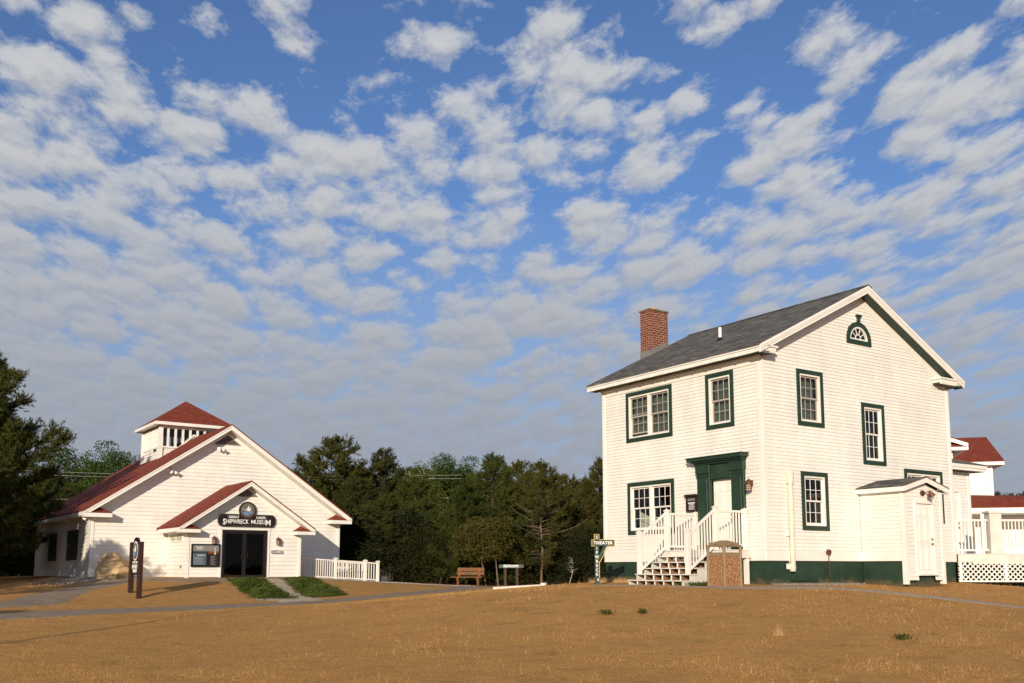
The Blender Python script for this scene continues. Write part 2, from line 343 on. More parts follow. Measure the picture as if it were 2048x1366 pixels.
for p in ((0, 0), (3.5, 0), (3.5, -3.2), (6.3, -3.3), (9, -3.3), (0, 15), (12, 8), (0, 6)): w = l2w(MO, MY, p); CTRL.append((w.x, w.y, -.40))
for p, z in (((11.6, -2), -.53), ((14, -2), -.68), ((13, 3), -.5)): w = l2w(MO, MY, p); CTRL.append((w.x, w.y, z))
cp(900, 1173, 48.5); cp(940, 1173, 51.5); cp(760, 1196, 36); cp(720, 1172, 46); cp(1000, 1181, 45); cp(1100, 1178, 44); cp(1050, 1172, 54); cp(1200, 1168, 48)
cp(0, 1164, 50); cp(60, 1153, 57); cp(-250, 1165, 50); cp(100, 1160, 49)
for x, y in ((-60, 60), (-40, 75), (-10, 75), (15, 70), (45, 62), (70, 50), (-60, 30), (60, 25), (-60, 0), (60, -5), (0, 100), (80, 100), (-80, 100)): CTRL.append((x, y, -.85 if y > 40 else -1.2))
CT = np.array(CTRL)
def _phi(r): return np.where(r > 1e-9, r * r * np.log(r + 1e-9), 0)
_d = np.linalg.norm(CT[:, None, :2] - CT[None, :, :2], axis=-1); _n = len(CT)
_A = np.zeros((_n + 3, _n + 3)); _A[:_n, :_n] = _phi(_d) + np.eye(_n) * .6; _A[:_n, _n] = 1; _A[:_n, _n + 1:] = CT[:, :2]; _A[_n:, :_n] = _A[:_n, _n:].T
_w = np.linalg.solve(_A, np.concatenate([CT[:, 2], np.zeros(3)]))
def tz(x, y):
    x = np.asarray(x, float); y = np.asarray(y, float); sh = x.shape; q = np.stack([x.ravel(), y.ravel()], -1); out = np.zeros(len(q))
    for i in range(0, len(q), 20000):
        r = np.linalg.norm(q[i:i + 20000, None] - CT[None, :, :2], axis=-1)
        out[i:i + 20000] = _phi(r) @ _w[:_n] + _w[_n] + q[i:i + 20000] @ _w[_n + 1:]
    dist = np.linalg.norm(q - np.array([0, 35]), axis=-1); k = np.clip((dist - 55) / 40, 0, 1)
    out = out * (1 - k) + (-.95) * k
    return np.clip(out, -1.8, -.2).reshape(sh)
def gz(x, y): return float(tz(np.array([x]), np.array([y]))[0])

def ground_mat():
    m = bpy.data.materials.new('dry_lawn'); m.use_nodes = True; t = NT(m.node_tree); t.n.clear()
    out = t.add('ShaderNodeOutputMaterial'); b = t.add('ShaderNodeBsdfPrincipled', i={'Roughness': 1.0, 'Specular IOR Level': .05}); t.l.new(b.outputs[0], out.inputs[0])
    co = t.add('ShaderNodeTexCoord').outputs['Object']
    mp = t.add('ShaderNodeMapping', i={0: co, 3: (.8, 1.25, 1)}).outputs[0]; n1 = t.noise(co, .35, 4, .6); n2 = t.noise(mp, 2.4, 6, .7); n3 = t.noise(co, 14.0, 4, .7); n4 = t.noise(co, 45.0, 3, .7)
    c = t.mix(t.ramp(n2, [(.3, 0.0), (.7, 1.0)]), (.43, .216, .070), (.56, .310, .108))
    c = t.mix(t.ramp(n1, [(.4, 0.0), (.7, .6)]), c, (.54, .285, .105))
    c = t.mix(t.ramp(n3, [(.5, 0.0), (.75, .55)]), c, (.48, .29, .13))
    c = t.mix(t.ramp(n4, [(.52, 0.0), (.72, .6)]), c, (.24, .125, .05))
    c = t.mix(t.ramp(t.noise(mp, 1.5, 6, .75), [(.54, 0.0), (.66, .75)]), c, (.28, .170, .060))
    c = t.mix(t.ramp(t.noise(mp, 5.0, 5, .75), [(.55, 0.0), (.68, .6)]), c, (.30, .160, .060))
    t.l.new(c, b.inputs['Base Color'])
    h = t.math('ADD', n3, t.math('MULTIPLY', n4, .5))
    bp = t.add('ShaderNodeBump', i={'Strength': 1.0, 'Distance': .045, 'Height': h}); t.l.new(bp.outputs[0], b.inputs['Normal']); return m
lawn_m = ground_mat()
def grid(name, xs, ys, m, dz=0.0, clip=None):
    X, Y = np.meshgrid(xs, ys); Z = tz(X, Y) + dz; V = np.stack([X, Y, Z], -1).reshape(-1, 3); nx = len(xs); ny = len(ys)
    i = np.arange(nx * ny).reshape(ny, nx); q = np.stack([i[:-1, :-1], i[:-1, 1:], i[1:, 1:], i[1:, :-1]], -1).reshape(-1, 4)
    return npmesh(name, V, q, 4, m, smooth=True)
def axis(lo, a, b, hi, st): return np.unique(np.concatenate([np.linspace(lo, a, 26), np.arange(a, b, st), np.linspace(b, hi, 26)]))
ground = grid('ground', axis(-1500, -40, 36, 1500, .4), axis(-300, -2, 76, 2500, .4), lawn_m); tag(ground, kind='structure')

def strip(name, pts, widths, m, dz=.015, kind='structure', n=5, step=.4):
    """a path draped on the ground along a centre line"""
    P = [Vector((p[0], p[1], 0)) for p in pts]; cen = []; wid = []
    for i in range(len(P) - 1):
        a, b, = P[i], P[i + 1]; p0 = P[i - 1] if i else a * 2 - b; p3 = P[i + 2] if i + 2 < len(P) else b * 2 - a
        k = max(2, int((b - a).length / step))
        for j in range(k + (i == len(P) - 2)):
            u = j / k; cen.append(.5 * ((2 * a) + (b - p0) * u + (2 * p0 - 5 * a + 4 * b - p3) * u * u + (3 * a - p0 - 3 * b + p3) * u ** 3)); wid.append(widths[i] * (1 - u) + widths[i + 1] * u)
    V = []
    for i, c in enumerate(cen):
        d = (cen[min(i + 1, len(cen) - 1)] - cen[max(i - 1, 0)]).normalized(); s = Vector((-d.y, d.x, 0))
        j1 = 1 + .05 * math.sin(i * 1.7) + .04 * math.sin(i * .61)
        for k in range(n + 1): p = c + s * wid[i] * j1 * (k / n - .5); V.append((p.x, p.y, 0))
    V = np.array(V); V[:, 2] = tz(V[:, 0], V[:, 1]) + dz
    V.reshape(len(cen), n + 1, 3)[:, [0, n], 2] -= dz + .01
    ii = np.arange(len(cen) * (n + 1)).reshape(len(cen), n + 1)
    q = np.stack([ii[:-1, :-1], ii[:-1, 1:], ii[1:, 1:], ii[1:, :-1]], -1).reshape(-1, 4)
    o = npmesh(name, V, q, 4, m, smooth=True); tag(o, kind=kind); return o
def wp(px, py, D): w = W(px, py, D); return (w.x, w.y)
# lower path passing in front of the museum mound, branch climbing to the museum front, walk to the door
strip('path', [wp(-500, 1240, 25), wp(-100, 1238, 26), wp(150, 1227, 28.5), wp(400, 1216, 32), wp(620, 1206, 34.5), wp(760, 1197, 38), wp(880, 1183, 44), wp(965, 1177, 49.5)], [3.8, 3.8, 3.6, 3.2, 2.9, 2.4, 2.0, 1.9], asphalt)
mw = lambda x, y: tuple(l2w(MO, MY, (x, y))[:2])
strip('path_branch', [wp(-250, 1225, 28.5), wp(20, 1210, 32), wp(110, 1190, 37), wp(185, 1174, 41.5), mw(1.5, -3.1), mw(3.5, -4.9), mw(6.5, -4.5), mw(9.5, -4.3)], [2.6, 2.4, 2.2, 2.0, 1.7, 1.7, 1.9, 1.2], asphalt, dz=.019)
strip('museum_side_path', [mw(8.6, -4.3), mw(11, -3.9), mw(13.5, -3.8), mw(16, -4.4), wp(900, 1172, 49.5), wp(960, 1173, 51)], [1.2, 1.2, 1.2, 1.2, 1.3, 1.6], asphalt, dz=.023)
strip('walk', [mw(7.0, -4.6), wp(565, 1178, 41), wp(612, 1206, 35)], [1.5, 1.35, 2.0], concrete, dz=.03)
strip('gravel_path', [tuple(l2w(HO, HY, p)[:2]) for p in ((-3.4, 3.2), (-3.1, -.2), (-.6, -1.2))] + [wp(1640, 1176, 26.6), wp(1830, 1190, 25.4), wp(2048, 1214, 24.2), wp(2300, 1245, 22)], [.9, 1.0, 1.1, 1.0, .9, .8, .8], mat('pale_gravel', (.46, .36, .26), 1, .1, .3, 22, .01, 70), dz=.02)

# ------------------------------------------------------------------ building helpers
def siding(mb, P, u0, u1, z0, z1, ex, openings=(), limit=None, lap=.0175):
    """real lapped boards, cut round the openings; limit(z) narrows the rows under a gable"""
    k = 0
    while z0 + k * ex < z1 - 1e-6:
        c0 = z0 + k * ex; c1 = min(c0 + ex, z1); k += 1
        cuts = sorted({c0, c1} | {z for o in openings for z in (o[2], o[3]) if c0 < z < c1})
        for za, zb in zip(cuts[:-1], cuts[1:]):
            oa = lap * (1 - (za - c0) / ex) + .004; ob = lap * (1 - (zb - c0) / ex) + .004
            la = limit(za) if limit else (u0, u1); lb = limit(zb) if limit else (u0, u1)
            la = (max(u0, la[0]), min(u1, la[1])); lb = (max(u0, lb[0]), min(u1, lb[1]))
            if la[1] <= la[0]: continue
            if lb[1] < lb[0]: m = (lb[0] + lb[1]) / 2; lb = (m, m)
            segs = [(la[0], la[1], lb[0], lb[1])]
            for o in openings:
                if o[2] < zb - 1e-6 and o[3] > za + 1e-6:
                    ns = []
                    for s in segs:
                        if o[1] <= min(s[0], s[2]) or o[0] >= max(s[1], s[3]): ns.append(s); continue
                        if s[0] < o[0]: ns.append((s[0], o[0], s[2], o[0]))
                        if o[1] < s[1]: ns.append((o[1], s[1], o[1], s[3]))
                    segs = ns
            for a0, a1, b0, b1 in segs:
                mb.quad(P(a0, oa, za), P(a1, oa, za), P(b1, ob, zb), P(b0, ob, zb))
                if za == c0: mb.quad(P(a0, .004, za), P(a1, .004, za), P(a1, oa, za), P(a0, oa, za))
def ring(mb, P, u0, u1, z0, z1, w, o0, o1):
    mb.fbox(P, u0, u1, o0, o1, z0, z0 + w); mb.fbox(P, u0, u1, o0, o1, z1 - w, z1)
    mb.fbox(P, u0, u0 + w, o0, o1, z0 + w, z1 - w); mb.fbox(P, u1 - w, u1, o0, o1, z0 + w, z1 - w)
def window(parent, P, u0, u1, z0, z1, twin=False, fm=None, cas=None, drape=False, blind=None, raised=False):
    """double-hung window: casing > frame, sash, pane, curtain"""
    cw = .13; mb = MB(); ring(mb, P, u0, u1, z0, z1, cw, -.03, .045); win = mb.build('window', cas or green, parent)
    a0, a1, b0, b1 = u0 + cw, u1 - cw, z0 + cw, z1 - cw; mb = MB(); ring(mb, P, a0, a1, b0, b1, .05, -.09, .03)
    um = (a0 + a1) / 2
    if twin: mb.fbox(P, um - .05, um + .05, -.09, .028, b0 + .05, b1 - .05)
    mb.build('frame', white_trim, win)
    cells = [(a0 + .05, um - .05), (um + .05, a1 - .05)] if twin else [(a0 + .05, a1 - .05)]
    sm = MB(); gm = MB(); cm = MB(); zm = (b0 + b1) / 2
    for ci, (c0, c1) in enumerate(cells):
        lift = .09 if raised and ci == len(cells) - 1 else 0
        for lo, hi, oo in ((zm - .02, b1 - .05, -.03), (b0 + .05 + lift, zm + .02 + lift, -.065)):
            ring(sm, P, c0, c1, lo, hi, .045, oo - .03, oo)
            for k in (1, 2): x = c0 + .045 + (c1 - c0 - .09) * k / 3; sm.fbox(P, x - .008, x + .008, oo - .022, oo - .006, lo + .045, hi - .045)
            zc = (lo + hi) / 2; sm.fbox(P, c0 + .045, c1 - .045, oo - .021, oo - .007, zc - .008, zc + .008)
            gm.quad(P(c0 + .04, oo - .015, lo + .04), P(c1 - .04, oo - .015, lo + .04), P(c1 - .04, oo - .015, hi - .04), P(c0 + .04, oo - .015, hi - .04))
        if drape:
            n = 40
            for i in range(n):
                ua, ub = c0 - .03 + (c1 - c0 + .06) * i / n, c0 - .03 + (c1 - c0 + .06) * (i + 1) / n; f = lambda q: -.2 + .022 * math.sin(q * 58) + .012 * math.sin(q * 31 + 1)
                cm.quad(P(ua, f(ua), b0), P(ub, f(ub), b0), P(ub, f(ub) + .0, b1), P(ua, f(ua), b1))
    sm.build('sash', fm or white_trim, win); gm.build('pane', glass, win, fix=False)
    if drape: cm.build('curtain', curtain, win, smooth=True, fix=False)
    return win
def opening(u0, u1, z0, z1): return (u0 + .08, u1 - .08, z0 + .08, z1 - .08)
def rake(mb, P, ua, za, ub, zb, o0, o1, d0, d1):
    """board following a roof slope from (ua, za) to (ub, zb), between d0 and d1 below the line"""
    mb.fprism(P, [(ua, za - d1), (ub, zb - d1), (ub, zb - d0), (ua, za - d0)], o0, o1)
def lantern(parent, P, u, z, s=1.0):
    m = MB(); m.fbox(P, u - .05 * s, u + .05 * s, .02, .05, z + .02 * s, z + .2 * s)
    m.tube([P(u, .05, z + .15 * s), P(u, .12, z + .24 * s), P(u, .17, z + .2 * s)], .014 * s, 6)
    o = Vector(P(u, .17, z)); m.tube([o + Vector((0, 0, .22 * s)), o + Vector((0, 0, .2 * s)), o + Vector((0, 0, .13 * s)), o + Vector((0, 0, .06 * s))], [.02 * s, .05 * s, .10 * s, .125 * s], 12)
    m.tube([o + Vector((0, 0, .30 * s)), o + Vector((0, 0, .22 * s))], .008, 5)
    lan = m.build('wall_lantern', copper, parent, fix=True)
    g = MB(); g.tube([o + Vector((0, 0, .06 * s)), o + Vector((0, 0, -.12 * s))], [.085 * s, .085 * s], 12); g.build('lamp_glass', lamp_glass, lan)
    k = MB()
    for i in range(8):
        a = i * math.pi / 4; d = Vector((math.cos(a), math.sin(a), 0)) * .098 * s; k.bar(o + d + Vector((0, 0, .06 * s)), o + d + Vector((0, 0, -.13 * s)), .012 * s)
    for zz in (.0, -.06, -.13): 
        k.tube([o + Vector((math.cos(a) * .1 * s, math.sin(a) * .1 * s, zz * s)) for a in [j * math.pi / 6 for j in range(13)]], .007 * s, 4)
    k.build('wire_cage', copper, lan); return lan
def panel_door(parent, P, u0, u1, z0, z1, m, o=.0, knob_u=None):
    d = MB(); d.fbox(P, u0, u1, o - .05, o, z0, z1); w = u1 - u0; h = z1 - z0
    for c in (0, 1):
        for r0, r1 in ((.07, .40), (.46, .78), (.83, .95)):
            a = u0 + w * (.13 + .40 * c); ring(d, P, a, a + w * .34, z0 + h * r0, z0 + h * r1, .022, o - .002, o + .014)
            d.fbox(P, a + .05, a + w * .34 - .05, o - .002, o + .009, z0 + h * r0 + .05, z0 + h * r1 - .05)
    do = d.build('door', m, parent)
    if knob_u is not None:
        for zz, r, nm in ((.43, .035, 'door_knob'), (.50, .026, 'lock')): k = MB(); k.tube([P(knob_u, o, z0 + h * zz), P(knob_u, o + .04, z0 + h * zz), P(knob_u, o + .05, z0 + h * zz), P(knob_u, o + .075, z0 + h * zz)], [.02, .02, r, r * .8], 10); k.build(nm, brass, do)
    return do
def post(mb, x, y, z0, z1, w=.11, cap=.075):
    mb.box(x - w / 2, x + w / 2, y - w / 2, y + w / 2, z0, z1 - .07)
    mb.box(x - cap, x + cap, y - cap, y + cap, z1 - .08, z1 - .045); h = cap * .85
    mb.add([(x - h, y - h, z1 - .045), (x + h, y - h, z1 - .045), (x + h, y + h, z1 - .045), (x - h, y + h, z1 - .045), (x, y, z1)], [(0, 1, 4), (1, 2, 4), (2, 3, 4), (3, 0, 4)])
    mb.box(x - w * .62, x + w * .62, y - w * .62, y + w * .62, z1 - .14, z1 - .12)
def railing(parent, a, b, top, bot, n, w=.05, bw=.034):
    """top and bottom rail between two points (x, y, floor z) with n balusters"""
    a = Vector(a); b = Vector(b); up = Vector((0, 0, 1)); mb = MB(); mb.bar(a + up * top, b + up * top, .075, .06); mb.bar(a + up * bot, b + up * bot, .05, .06)
    rl = mb.build('railing', vinyl, parent)
    for i in range(n):
        p = a.lerp(b, (i + .5) / n); m = MB(); m.bar(p + up * (bot + .02), p + up * (top - .02), bw); m.build('baluster', vinyl, rl)
    return rl
# ------------------------------------------------------------------ the two-storey white house
house = thing('clapboard_house', 'tall two storey white clapboard house with dark green trim and grey shingle roof', 'house', HO, HY)
HW, HLEN, SL = 9.22, 7.08, .5                    # gable width, length along the ridge, roof slope
roofz = lambda x: 6.96 + SL * x if x <= HW / 2 else 6.96 + SL * (HW - x)
LWIN = [(3.64, 5.85, 4.60, 6.27), (1.02, 2.15, 4.60, 6.29), (3.62, 5.83, 1.54, 3.25)]
RWIN = [(1.53, 2.71, 4.63, 6.32), (4.52, 5.65, 3.65, 5.59), (1.57, 2.76, 1.55, 3.27), (6.57, 8.64, 1.92, 3.63)]
def build_house():
    w = MB()
    siding(w, HL, .1, HLEN - .1, .96, 6.50, .105, [opening(*a) for a in LWIN] + [(.9, 2.3, .9, 3.3)])
    fan = (3.98, 5.12, 7.44, 8.1)
    siding(w, HR, .1, HW - .1, .96, 9.3, .105, [opening(*a) for a in RWIN] + [(4.05, 5.05, 7.5, 7.95)], lambda z: (0, HW) if z < 6.9 else ((z - 6.8) / SL, HW - (z - 6.8) / SL))
    FA = face((0, HLEN, 0), (1, 0, 0), (0, 1, 0)); FB = face((HW, 0, 0), (0, 1, 0), (1, 0, 0))
    siding(w, FB, .1, HLEN - .1, .96, 6.5, .105)
    siding(w, FA, .1, HW - .1, .96, 9.3, .105, (), lambda z: (0, HW) if z < 6.9 else ((z - 6.8) / SL, HW - (z - 6.8) / SL))
    w.build('wall', white, house, fix=False)
    sk = MB()                                     # skirt band, corner boards and frieze
    for P, L in ((HL, HLEN), (HR, HW), (FA, HW), (FB, HLEN)): sk.fbox(P, .0, L, -.05, .030, .658, .955)
    for cx, cy in ((0, 0), (HW, 0), (0, HLEN), (HW, HLEN)):
        x0, x1 = (cx - .034, cx + .11) if cx == 0 else (cx - .11, cx + .034); y0, y1 = (cy - .034, cy + .11) if cy == 0 else (cy - .11, cy + .034)
        sk.box(x0, x1, y0, y1, .957, 6.5)
    sk.fbox(HL, .11, HLEN - .11, -.02, .036, 6.30, 6.53); sk.fbox(HL, -.04, HLEN + .04, -.02, .09, 6.46, 6.545)
    rake(sk, HR, .12, 6.96 + .06, HW / 2, roofz(HW / 2), -.01, .034, .20, .52); rake(sk, HR, HW / 2, roofz(HW / 2), HW - .12, 6.96 + .06, -.01, .034, .20, .52)
    sk.build('trim_board', white_trim, house, bevel=.006)
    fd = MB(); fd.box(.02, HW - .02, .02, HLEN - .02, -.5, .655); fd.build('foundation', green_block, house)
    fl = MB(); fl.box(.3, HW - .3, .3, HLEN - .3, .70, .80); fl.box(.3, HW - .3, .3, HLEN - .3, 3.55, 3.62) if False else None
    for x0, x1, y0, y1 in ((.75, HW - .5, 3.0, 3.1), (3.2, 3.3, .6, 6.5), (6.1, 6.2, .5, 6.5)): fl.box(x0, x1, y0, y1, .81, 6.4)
    fl.box(.1, HW - .1, .1, HLEN - .1, 6.41, 6.45); fl.box(.1, 3.2, .1, HLEN - .1, 3.7, 3.8); fl.build('interior', unlit_inside, house)
    # roof slabs, ridge cap
    for sgn in (0, 1):
        X = (lambda x: x) if sgn == 0 else (lambda x: HW - x)
        r = MB(); r.prism([(X(-.42), -.42, 6.75), (X(-.42), 7.5, 6.75), (X(HW / 2), 7.5, 9.265), (X(HW / 2), -.42, 9.265)], (0, 0, -.045))
        ro = r.build('roof', roof_grey, house)
    rc = MB()
    for s in (-1, 1): rc.prism([(HW / 2, -.43, 9.29), (HW / 2, 7.51, 9.29), (HW / 2 + s * .16, 7.51, 9.215), (HW / 2 + s * .16, -.43, 9.215)], (0, 0, -.012))
    rc.build('ridge_cap', roof_grey, house)
    vp = MB(); vp.tube([(1.78, 3.22, 7.7), (1.78, 3.22, 8.26)], .055, 12); v = vp.build('vent_pipe', vinyl, house)
    vb = MB(); vb.tube([(1.78, 3.22, 7.78), (1.78, 3.22, 7.93)], [.15, .06], 12); vb.build('pipe_boot', black, v)
    # eaves: fascia, gutter with brackets, soffit
    for sgn in (0, 1):
        X = (lambda a, b: (a, b)) if sgn == 0 else (lambda a, b: (HW - b, HW - a))
        e = MB()
        e.box(*X(-.365, -.33), -.40, 7.48, 6.55, 6.715); e.box(*X(-.40, -.366), -.41, 7.49, 6.535, 6.60); e.box(*X(-.385, -.366), -.41, 7.49, 6.602, 6.66); e.box(*X(-.41, -.386), -.42, 7.49, 6.662, 6.735)
        if not sgn:
            for i in range(13): y = -.1 + i * .6; e.box(-.418, -.40, y, y + .09, 6.525, 6.615)
        e.build('eave_cornice', white_trim, house, bevel=.006)
        s = MB(); s.box(*X(-.328, -.005), -.38, 7.46, 6.552, 6.57); s.build('soffit', green, house)
    # raking cornice on the gable and its returns
    e = MB(); s = MB(); A = (-.42, 6.735); B = (HW / 2, 9.25); D = (HW + .42, 6.735)
    for (p, q) in ((A, B), (B, D)):
        rake(e, HR, *p, *q, .36, .40, .015, .24); rake(e, HR, *p, *q, .401, .43, -.0, .10); rake(e, HR, *p, *q, .401, .415, .102, .16)
        rake(s, HR, *p, *q, .036, .358, .21, .228)
    for u0, u1 in ((-.329, .30), (HW - .85, HW + .329)):
        e.fbox(HR, u0, u1, .03, .36, 6.60, 6.70); e.fbox(HR, u0 - .05 if u0 > 0 else u0, u1 + .05 if u0 < 0 else u1, .03, .40, 6.705, 6.76); e.fbox(HR, u0, u1, .30, .36, 6.545, 6.598)
        s.fbox(HR, u0 + .005, u1 - .005, .04, .298, 6.556, 6.57)
    e.build('raking_cornice', white_trim, house, bevel=.005); s.build('rake_soffit', green, house)
    # chimney
    ch = MB(); ch.box(2.40, 3.29, 7.28, 7.80, 5.5, 9.86); c = ch.build('chimney', brick, house)
    cc = MB(); cc.box(2.36, 3.33, 7.24, 7.84, 9.862, 9.93); cc.build('chimney_cap', mat('weathered_mortar', (.22, .18, .12), .95, .1, .3, 9, .01, 20), c, bevel=.015)
    cf = MB(); cf.tube([(2.78, 7.54, 9.93), (2.78, 7.54, 10.02)], [.20, .19], 14); cf.build('flue', mat('clay_flue', (.55, .33, .17), .9, .1, .1), c)
    fm = MB(); fm.hexa([(2.385, 7.27, 7.9), (3.305, 7.27, 8.3), (3.305, 7.81, 8.3), (2.385, 7.81, 7.9), (2.385, 7.27, 8.37), (3.305, 7.27, 8.80), (3.305, 7.81, 8.80), (2.385, 7.81, 8.37)]); fm.build('flashing', flash_m, c)
    # windows
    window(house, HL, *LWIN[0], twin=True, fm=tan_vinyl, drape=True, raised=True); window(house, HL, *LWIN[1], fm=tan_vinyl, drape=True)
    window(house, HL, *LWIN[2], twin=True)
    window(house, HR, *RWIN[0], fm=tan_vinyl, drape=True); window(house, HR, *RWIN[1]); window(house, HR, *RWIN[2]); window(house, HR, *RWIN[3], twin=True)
    st = MB()                                     # inside stair seen through the tall window
    st.box(4.4, 5.8, 1.1, 1.15, 3.2, 5.9); x = st.build('inner_wall', mat('inner_plaster', (.42, .42, .36), .9), house)
    # half-round attic window
    m = MB(); cu, cz = 4.55, 7.56; n = 20; ro, ri = .60, .45
    arc = lambda r, k: (cu + r * math.cos(math.pi * k / n), cz + r * .98 * math.sin(math.pi * k / n))
    for k in range(n): m.fprism(HR, [arc(ri, k), arc(ro, k), arc(ro, k + 1), arc(ri, k + 1)], -.02, .05)
    m.fbox(HR, cu - ro, cu + ro, -.02, .052, cz - .14, cz - .0005)
    m.fprism(HR, [(cu - .05, cz + .58), (cu + .05, cz + .58), (cu + .06, cz + .76), (cu - .06, cz + .76)], -.01, .08); m.fbox(HR, cu - .12, cu + .12, -.01, .10, cz + .762, cz + .81)
    wv = m.build('half_round_window', green, house)
    m = MB()
    for k in range(n): m.fprism(HR, [arc(.39, k), arc(ri - .001, k), arc(ri - .001, k + 1), arc(.39, k + 1)], -.03, .03)
    m.fbox(HR, cu - .39, cu + .39, -.03, .03, cz + .001, cz + .05)
    for k in (4, 8, 12, 16):
        a = math.pi * k / n; m.bar(HR(cu + .14 * math.cos(a), 0, cz + .05 + .14 * math.sin(a)), HR(cu + .40 * math.cos(a), 0, cz + .03 + .38 * math.sin(a)), .022)
    for k in range(n): m.fprism(HR, [(cu + r * math.cos(math.pi * j / n), cz + .05 + r * math.sin(math.pi * j / n)) for r, j in ((.12, k), (.145, k), (.145, k + 1), (.12, k + 1))], -.01, .012)
    m.build('frame', white_trim, wv)
    m = MB(); m.quad(*[HR(cu + .4 * math.cos(math.pi * k / n), -.02, cz + .4 * math.sin(math.pi * k / n)) for k in range(n + 1)]); m.build('pane', glass, wv, fix=False)
    # green door surround on the long face
    d = MB()
    for u0, u1 in ((.66, 1.15), (2.01, 2.54)):
        d.fbox(HL, u0, u1, -.02, .10, .965, 3.30); d.fbox(HL, u0 - .03, u1 + .03, -.02, .13, .965, 1.14); d.fbox(HL, u0 - .02, u1 + .02, -.02, .125, 3.18, 3.22)
        d.fbox(HL, u0 - .03, u1 + .03, -.02, .14, 3.28, 3.54); d.fbox(HL, u0 + .10, u1 - .10, .09, .112, 1.3, 3.10)
    d.fbox(HL, 1.18, 1.98, -.02, .085, 3.09, 3.54); d.fbox(HL, 1.152, 2.008, -.02, .05, 3.06, 3.12)
    d.fbox(HL, .62, 2.58, -.02, .17, 3.541, 3.60); d.fbox(HL, .58, 2.64, -.02, .25, 3.601, 3.65); d.fbox(HL, .52, 2.76, -.02, .32, 3.651, 3.74); d.fbox(HL, .49, 2.80, -.02, .35, 3.741, 3.77)
    d.build('door_surround', green, house, bevel=.008)
    panel_door(house, HL, 1.16, 2.0, .97, 3.07, vinyl, -.06, 1.25)
    lantern(house, HL, .42, 2.76, .92)
    # pipes and boxes on the gable wall
    p = MB(); u = .98; p.tube([HR(u, .12, .42), HR(u, .12, 3.15)], .075, 12); p.tube([HR(u, .12, 2.88), HR(u, .12, 3.2)], .105, 12); p.tube([HR(u, .1, .5), HR(u, .1, .36)], [.1, .085], 12); p.build('vent_stack', mat('cream_pipe', (.74, .69, .56), .45), house, smooth=False)
    p = MB(); p.fbox(HR, .82, .90, .02, .10, 1.36, 1.52); p.tube([HR(.86, .06, 1.36), HR(.90, .06, .6)], .014, 6); p.fbox(HR, .80, .93, .02, .11, .42, .58); p.build('meter_box', vinyl, house, bevel=.01)
    p = MB(); p.fbox(HR, 2.55, 2.67, .03, .10, 1.0, 1.12); fx = p.build('outdoor_socket', vinyl, house)
    p = MB(); o = HR(2.60, .10, .90); p.tube([HR(2.57, .08, .92), HR(2.57, .16, .92)], .075, 12); p.tube([HR(2.57, .12, .86), HR(2.60, .08, .5), HR(2.63, .08, .02)], .012, 5); p.build('socket_cable', copper, fx)
    p = MB(); p.fbox(HR, 1.0, 2.0, .01, .04, .08, .16); p.build('foundation_vent', green, house)
    # gabled side entry on the gable wall
    D = 1.5; u0, u1 = 4.25, 6.15; EL = face((u0, 0, 0), (0, -1, 0), (-1, 0, 0)); EF = face((0, -D, 0), (1, 0, 0), (0, -1, 0)); um = (u0 + u1) / 2; ez, az = 2.74, 3.0; d0, d1 = 4.86, 5.64
    m = MB(); siding(m, EL, .03, D - .09, .96, ez + .05, .112); siding(m, EF, u0 + .09, u1 - .09, .10, az, .112, [(d0 - .02, d1 + .02, .0, 2.38)], lambda z: (u0, u1) if z < ez else (um - (az - z) * 3.65, um + (az - z) * 3.65))
    ER = face((u1, 0, 0), (0, -1, 0), (1, 0, 0)); siding(m, ER, .03, D - .09, .1, ez + .05, .112)
    m.build('entry_wall', white, house, fix=False)
    m = MB(); m.fbox(EL, .03, D - .1, -.05, .03, .66, .955)
    for x0, x1 in ((u0 - .036, u0 + .10), (u1 - .10, u1 + .036)): m.box(x0, x1, -D - .036, -D + .10, -.02, ez + .02)
    for x0, x1 in ((d0 - .10, d0), (d1, d1 + .10)): m.fbox(EF, x0, x1, -.02, .05, .27, 2.36)
    m.fbox(EF, d0 - .12, d1 + .12, -.02, .055, 2.361, 2.45); m.fbox(EF, d0 - .09, d1 + .09, -.0, .10, .235, .27)
    m.build('entry_trim', white_trim, house, bevel=.005)
    m = MB(); m.fbox(EF, d0, d1, -.10, -.05, -.3, .235); m.box(u0 + .03, u1 - .03, -D + .12, -.02, -.4, .655); m.build('entry_foundation', green_block, house)
    panel_door(house, EF, d0 + .005, d1 - .005, .275, 2.355, vinyl, .0, d1 - .08)
    for sgn in (-1, 1):
        xe = um + sgn * (um - u0 + .17)
        m = MB(); m.prism([(xe, -D - .20, 2.87), (xe, -.005, 2.87), (um, -.005, 3.17), (um, -D - .20, 3.17)], (0, 0, -.03)); m.build('entry_roof', roof_grey, house)
        t = MB(); rake(t, EF, xe, 2.838, um, 3.138, .16, .19, .0, .15); t.box(*sorted((xe, xe - sgn * .035)), -D - .155, -.02, 2.69, 2.828); t.box(*sorted((xe - sgn * .036, xe - sgn * .18)), -D - .155, -.03, 2.70, 2.72)
        t.build('entry_cornice', white_trim, house, bevel=.004)
    # spotlight above the side door
    m = MB(); m.tube([EF(5.17, .02, 2.68), EF(5.17, .07, 2.68)], .085, 14); m.tube([EF(5.17, .06, 2.68), EF(5.28, .16, 2.72), EF(5.31, .22, 2.66)], .018, 6); m.tube([EF(5.28, .2, 2.74), EF(5.31, .22, 2.68), EF(5.35, .24, 2.58)], [.03, .06, .11], 12)
    sp = m.build('wall_lantern', copper, house); m = MB(); m.tube([EF(5.34, .235, 2.60), EF(5.37, .25, 2.50)], [.05, .045], 10); m.build('bulb', lamp_glass, sp)
